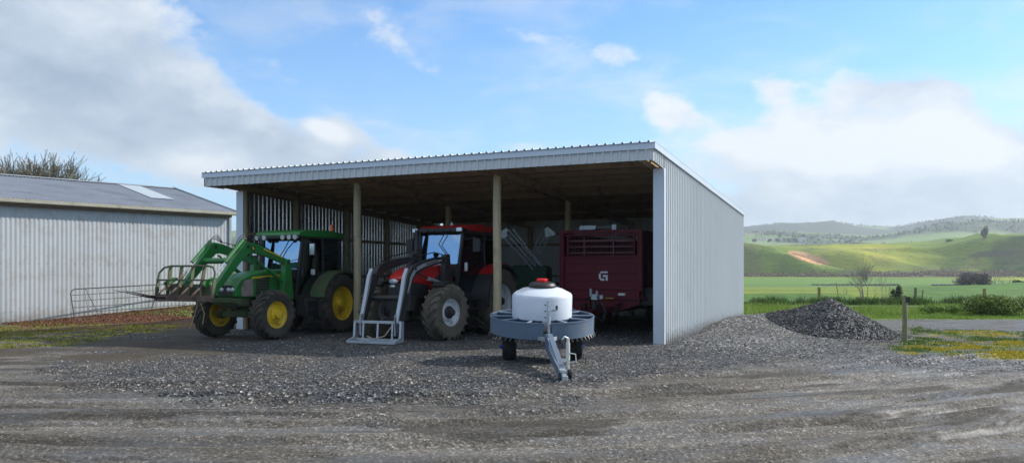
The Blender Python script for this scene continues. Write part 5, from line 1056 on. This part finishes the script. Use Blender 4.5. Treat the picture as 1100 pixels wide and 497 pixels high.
b = MB(); b.box((-W_/2, LW/2, .98), (W_-.1, LW, .06)); b.box((-W_/2, LW, 1.95), (W_, .06, 1.9)); b.build('floor_and_tail', M['maroon_dk'], T)
b = MB(); b.box((-W_/2+.5, 2.4, .75), (.14, 5.0, .24)); b.box((-W_/2-.5, 2.4, .75), (.14, 5.0, .24)); b.box((-W_/2, .15, .74), (1.3, .14, .2)); b.build('chassis', M['maroon_dk'], T)
b = MB(); b.box((.12, .30, .98), (.55, .30, .30)); b.box((.15, 1.4, 1.2), (.4, 2.4, .25)); b.build('side_conveyor', M['dark'], T, bevel=.01)
for y in (2.7, 3.7):
    for s in (0, 1): wheel(T, (-.35 if s else -W_+.35, y, .5), .5, .36, .27, 18, 'rim_s', 'tyre_dk', 1, steer=R(-90), lug_h=.02)
dx_ = -W_/2+.12
b = MB(); b.beam((dx_-.3, .1, .72), (dx_, -1.1, .66), .10, .16); b.beam((dx_+.3, .1, .72), (dx_, -1.1, .66), .10, .16); b.box((dx_, -1.2, .66), (.14, .3, .12)); b.build('drawbar', M['maroon_dk'], T, bevel=.01)
b = MB(); b.cyl((dx_-.02, -.9, .12), (dx_-.02, -.9, 1.02), .05, 12); b.cyl((dx_-.02, -.9, .5), (dx_-.02, -.9, .9), .065, 12); b.box((dx_-.02, -.9, .08), (.3, .3, .03)); b.build('stand', M['dark'], T)
b = MB(); b.box((dx_+.02, -.92, 1.08), (.2, .16, .16)); b.cyl((dx_-.08, -1.0, 1.1), (dx_-.08, -1.0, 1.32), .04, 10); b.cyl((dx_+.10, -1.0, 1.08), (dx_+.10, -1.0, 1.26), .035, 10); b.box((dx_+.22, -.95, 1.08), (.10, .10, .12)); b.build('gearbox', M['silver'], T, bevel=.015)
b = MB(); b.tube(arc((dx_+.1, -1.0, 1.1), (dx_+.55, -.1, .9), -.55), .02, 6); b.tube(arc((dx_-.1, -1.0, 1.1), (dx_-.35, -.2, .85), -.5), .02, 6); b.tube([(dx_+.2, -1.0, .95), (dx_+.38, -1.05, .7), (dx_+.3, -1.05, .42), (dx_+.1, -1.0, .5)], .022, 6); b.build('hose', M['hose'], T)
b = MB(); b.cyl((dx_-.15, -1.35, .62), (dx_-.1, -.1, .80), .06, 12); b.build('drive_shaft', M['black'], T)
b = MB(); b.box((-.98, .02, 1.0), (.24, .02, .07)); b.build('warning_plate', M['yellow'], T); b = MB(); b.box((-.62, .02, 1.14), (.20, .02, .07)); b.build('number_plate', M['logo'], T)
# white emblem: square-cornered G with a hooked bar
b = MB(); S_ = .27; ox, oz = -1.30, 1.53
def G2(pts): b.prism([(ox+x*S_, oz+z*S_) for x, z in pts], 'y', -.012, -.002)
G2([(.25, 1.0), (1.0, 1.0), (1.0, .78), (.34, .78), (.22, .66), (.22, .34), (0, .3), (0, .75)]); G2([(0, .3), (.22, .34), (.34, .22), (.34, 0), (.25, 0)]); G2([(.34, 0), (.34, .22), (.62, .22), (.62, 0)]); G2([(.46, .62), (1.0, .62), (1.0, .0), (.78, 0), (.78, .40), (.46, .40)])
b.build('emblem', M['logo'], T, smooth=False)
b = MB(); b.tube([(-W_+.4, .5, 3.05), (-W_+1.2, .5, 3.12), (-.9, .5, 3.12)], .04, 8); b.box((-W_+.75, .45, 3.1), (.5, .3, .12)); b.box((-.95, .45, 3.1), (.14, .2, .16)); b.build('top_conveyor', M['galv'], T)

# ------------------------------------------------------------------ sprayer with folded booms at the back
x, y = (571-CX)/F*27.6, 27.6; T = empty('boom_sprayer', (x, y, 0), -SHED_A*.5); tag(T, 'dark green sprayer with silver booms folded in a V, behind the milk feeder', 'sprayer')
b = MB(); b.prism([(-.62, .7), (.55, .7), (.62, 1.0), (.62, 1.92), (.52, 2.02), (-.55, 2.02), (-.62, 1.9)], 'y', -.45, .6); b.build('tank', M['spray_g'], T, bevel=.06)
b = MB(); b.box((0, 0, .62), (1.5, 1.3, .12)); b.box((-.6, -.4, .32), (.1, .1, .6)); b.box((.6, -.4, .32), (.1, .1, .6)); b.box((-.6, .5, .32), (.1, .1, .6)); b.box((.6, .5, .32), (.1, .1, .6)); b.box((.9, .3, 1.4), (.8, .1, .1)); b.build('frame', M['dark'], T)
b = MB(); b.cyl((0, .05, 2.0), (0, .05, 2.08), .2, 20); b.build('lid', M['black'], T)
def boom(p0, p1, off):
    d = (Vector(p1)-Vector(p0)).normalized(); nrm = Vector((d.z, 0, -d.x)); b = MB()
    for o_ in (-.15, .0, .13): b.tube([Vector(p0)+nrm*o_, Vector(p1)+nrm*(o_*1.05)], .024, 7)
    for k in range(9): q = Vector(p0).lerp(Vector(p1), (k+.5)/9); b.tube([q-nrm*.15, q+d*.07+nrm*.13], .009, 5)
    b.tube([Vector(p0)-nrm*.15+Vector((0, .12, 0)), Vector(p1)-nrm*.15+Vector((0, .12, 0))], .02, 6)
    e = Vector(p1); b.prism([(e.x-.05, e.z-.20), (e.x+.26*off, e.z-.12), (e.x+.24*off, e.z-.03), (e.x+.02, e.z+.16), (e.x-.10*off, e.z+.1)], 'y', e.y-.03, e.y+.03); b.cyl(e+Vector((0, -.05, -.1)), e+Vector((0, .1, -.1)), .07, 12); b.build('boom', M['galv'], T)
boom((.25, -.5, 1.98), (-.80, -.5, 3.12), -1); boom((.02, -.42, 2.0), (.62, -.42, 3.15), 1); b = MB(); b.beam((.45, -.5, 1.98), (-.55, -.5, 3.25), .03, .03); b.build('boom_stay', M['galv'], T)
# ------------------------------------------------------------------ sky, sun, air, camera
SUN_AZ = R(SUNAZ); SUN_EL = R(SUNEL)      # azimuth from +Y towards +X
w = bpy.data.worlds.new('World'); SC.world = w; w.use_nodes = True; t = w.node_tree; t.nodes.clear()
sky = N(t, 'ShaderNodeTexSky'); sky.sky_type = 'NISHITA'; sky.sun_disc = False; sky.sun_elevation = SUN_EL; sky.sun_rotation = SUN_AZ; sky.air_density = 1.0; sky.dust_density = .6; sky.ozone_density = 2.0
tc = N(t, 'ShaderNodeTexCoord'); sp = N(t, 'ShaderNodeSeparateXYZ'); t.links.new(tc.outputs['Generated'], sp.inputs[0]); dx, dy, dz = sp.outputs
ay = mth(t, 'MAXIMUM', mth(t, 'ABSOLUTE', dy), .02); u = mth(t, 'DIVIDE', dx, ay); v = mth(t, 'DIVIDE', dz, ay); fr = mth(t, 'GREATER_THAN', dy, 0.0)
den = mth(t, 'ADD', mth(t, 'MAXIMUM', dz, 0.0), .16)
cp = N(t, 'ShaderNodeCombineXYZ'); t.links.new(mth(t, 'DIVIDE', dx, den), cp.inputs[0]); t.links.new(mth(t, 'DIVIDE', dy, den), cp.inputs[1]); cp.inputs[2].default_value = 3.7
cn = noise(t, cp.outputs[0], .9, 10, .55, .25); cn2 = noise(t, cp.outputs[0], 3.1, 9, .56, .35)
cd = N(t, 'ShaderNodeMapping'); cd.inputs['Scale'].default_value = (1, 1, 1.7); t.links.new(tc.outputs['Generated'], cd.inputs[0]); cn3 = noise(t, cd.outputs[0], 9, 9, .58, .2)
def blob(px, py, rx, ry, ang, amp):
    a = R(ang); c, s = math.cos(a), math.sin(a); U, V = (px-CX)/F, (HZ-py)/F
    du = mth(t, 'SUBTRACT', u, U); dv = mth(t, 'SUBTRACT', v, V)
    p = mth(t, 'DIVIDE', mth(t, 'ADD', mth(t, 'MULTIPLY', du, c), mth(t, 'MULTIPLY', dv, s)), rx/F); q = mth(t, 'DIVIDE', mth(t, 'SUBTRACT', mth(t, 'MULTIPLY', dv, c), mth(t, 'MULTIPLY', du, s)), ry/F)
    e = mth(t, 'POWER', 2.718, mth(t, 'MULTIPLY', mth(t, 'ADD', mth(t, 'MULTIPLY', p, p), mth(t, 'MULTIPLY', q, q)), -1.0)); return mth(t, 'MULTIPLY', e, amp)
def total(bl):
    s = None
    for q in bl: e = blob(*q); s = e if s is None else mth(t, 'ADD', s, e)
    return s
B1 = total([(20, 95, 170, 70, -10, .95), (170, 135, 190, 50, -22, .95), (330, 175, 170, 34, -16, .8), (-40, 10, 190, 60, 0, .85), (150, 40, 120, 30, -30, .45), (330, 105, 150, 17, -36, .38), (430, 145, 80, 14, -28, .35), (400, 20, 80, 22, -32, .42), (465, 78, 60, 12, -32, .34), (545, 30, 50, 12, -25, .3),
            (830, 92, 32, 24, -20, .62), (925, 95, 45, 22, 5, .6), (1000, 98, 48, 24, -5, .75), (905, 130, 120, 24, 0, .55), (900, 178, 190, 42, 0, .95), (1080, 190, 120, 50, 0, .9), (950, 232, 330, 26, 0, .9), (722, 120, 38, 20, -15, .72), (655, 58, 44, 14, 0, .46), (1060, 8, 80, 20, 10, .45), (545, 158, 34, 8, 0, .45), (350, 140, 26, 9, -22, .9)])
back = mth(t, 'MULTIPLY', mth(t, 'SUBTRACT', 1.0, fr), mth(t, 'MULTIPLY', cn, .62))
B1 = mth(t, 'ADD', mth(t, 'MULTIPLY', B1, fr), back)
over = N(t, 'ShaderNodeMapRange'); t.links.new(dz, over.inputs[0]); over.inputs[1].default_value = .42; over.inputs[2].default_value = .7; over.inputs[4].default_value = .7  # overhead cloud outside the view, added to make the ambient light more neutral
B1 = mth(t, 'ADD', B1, over.outputs[0])
dens = mth(t, 'ADD', mth(t, 'ADD', B1, mth(t, 'MULTIPLY', mth(t, 'SUBTRACT', cn, .5), .75)), mth(t, 'MULTIPLY', mth(t, 'SUBTRACT', cn3, .5), 1.7))
hf = noise(t, cd.outputs[0], 26, 8, .6, .3); dens = mth(t, 'ADD', dens, mth(t, 'MULTIPLY', mth(t, 'SUBTRACT', hf, .5), .65))
cov = N(t, 'ShaderNodeMapRange'); cov.interpolation_type = 'SMOOTHSTEP'; t.links.new(dens, cov.inputs[0]); cov.inputs[1].default_value = .2; cov.inputs[2].default_value = .74
BR = total([(350, 140, 24, 9, -22, 1.1), (215, 178, 60, 14, 0, .5), (900, 150, 120, 40, 0, .45), (900, 175, 40, 12, 0, .7), (1000, 150, 60, 30, 0, .4), (722, 118, 60, 40, 0, .3), (1060, 165, 60, 20, 0, .4), (830, 90, 60, 40, 0, .2)])
gr = total([(110, 120, 260, 70, -18, .8), (880, 225, 200, 18, 0, .3)])
tone = mth(t, 'ADD', mth(t, 'ADD', mth(t, 'MULTIPLY', BR, fr), .58), mth(t, 'SUBTRACT', mth(t, 'MULTIPLY', mth(t, 'SUBTRACT', cn3, .5), 1.5), mth(t, 'MULTIPLY', mth(t, 'MULTIPLY', gr, fr), .42)))
tone = mth(t, 'ADD', tone, mth(t, 'MULTIPLY', mth(t, 'SUBTRACT', 1.0, cov.outputs[0]), .35))
tone = mth(t, 'ADD', tone, mth(t, 'MULTIPLY', mth(t, 'SUBTRACT', hf, .5), .5))
cc = ramp(t, tone, [(0, (.36,.45,.56)), (.35, (.50,.59,.70)), (.62, (.66,.73,.81)), (1, (.90,.93,.96))])
hz_ = N(t, 'ShaderNodeMapRange'); t.links.new(dz, hz_.inputs[0]); hz_.inputs[1].default_value = .0; hz_.inputs[2].default_value = .32; hz_.inputs[3].default_value = .45; hz_.inputs[4].default_value = .0
K = .1
skc = mixc(t, 1.0, sky.outputs[0], (SKYR*K/.1, SKYG*K/.1, SKYB*K/.1), 'MULTIPLY')
skc = mixc(t, hz_.outputs[0], skc, (3.2, 4.3, 5.4))
ccs = mixc(t, 1.0, cc.outputs[0], (10*CL, 10*CL, 10*CL), 'MULTIPLY')
veil = N(t, 'ShaderNodeMapRange'); veil.interpolation_type = 'SMOOTHSTEP'; t.links.new(mth(t, 'ADD', mth(t, 'MULTIPLY', cn2, .5), mth(t, 'MULTIPLY', cn, .5)), veil.inputs[0]); veil.inputs[1].default_value = .42; veil.inputs[2].default_value = .62; veil.inputs[4].default_value = .42
fin = mixc(t, mth(t, 'MAXIMUM', mth(t, 'MULTIPLY', cov.outputs[0], .93), veil.outputs[0]), skc, ccs)
bg = N(t, 'ShaderNodeBackground'); t.links.new(fin, bg.inputs[0]); bg.inputs[1].default_value = .14
o = N(t, 'ShaderNodeOutputWorld'); t.links.new(bg.outputs[0], o.inputs[0])
sl = bpy.data.lights.new('sun', 'SUN'); sl.energy = SUNE; sl.angle = R(SUNANG); sl.color = (1, .94, .85); so = bpy.data.objects.new('sun', sl); COL.objects.link(so)
so.rotation_euler = Vector((-math.sin(SUN_AZ)*math.cos(SUN_EL), -math.cos(SUN_AZ)*math.cos(SUN_EL), -math.sin(SUN_EL))).to_track_quat('-Z', 'Y').to_euler(); so.location = (30, 10, 40)
b = MB(); b.box((400, 2000, 110), (11000, 9000, 360)); m, t2 = nt('haze air'); pv = N(t2, 'ShaderNodeVolumePrincipled'); pv.inputs['Color'].default_value = (.88,.94,1,1); pv.inputs['Density'].default_value = HAZE; pv.inputs['Anisotropy'].default_value = .2
oo = N(t2, 'ShaderNodeOutputMaterial'); t2.links.new(pv.outputs[0], oo.inputs['Volume']); hb = b.build('haze', m, smooth=False); tag(hb, kind='stuff'); hb['label'] = 'pale haze in the air over the valley'
cam = bpy.data.cameras.new('camera'); co_ = bpy.data.objects.new('camera', cam); COL.objects.link(co_); co_.location = (0, 0, CAMZ); co_.rotation_euler = (R(90), 0, 0)
cam.sensor_width = 36; cam.lens = 36*F/1100; cam.shift_y = (HZ-248.5)/1100; cam.clip_end = 20000; cam.clip_start = .1; SC.camera = co_
SC.view_settings.view_transform = 'Standard'; SC.view_settings.look = 'None'; SC.view_settings.gamma = 1; SC.view_settings.exposure = EXPO; SC.view_settings.use_curve_mapping = False
SC.cycles.use_denoising = True; SC.cycles.max_bounces = 7; SC.cycles.diffuse_bounces = 4; SC.cycles.glossy_bounces = 3; SC.cycles.transparent_max_bounces = 12; SC.cycles.volume_bounces = 0
SC.cycles.sample_clamp_indirect = 6; SC.cycles.caustics_reflective = False; SC.cycles.caustics_refractive = False
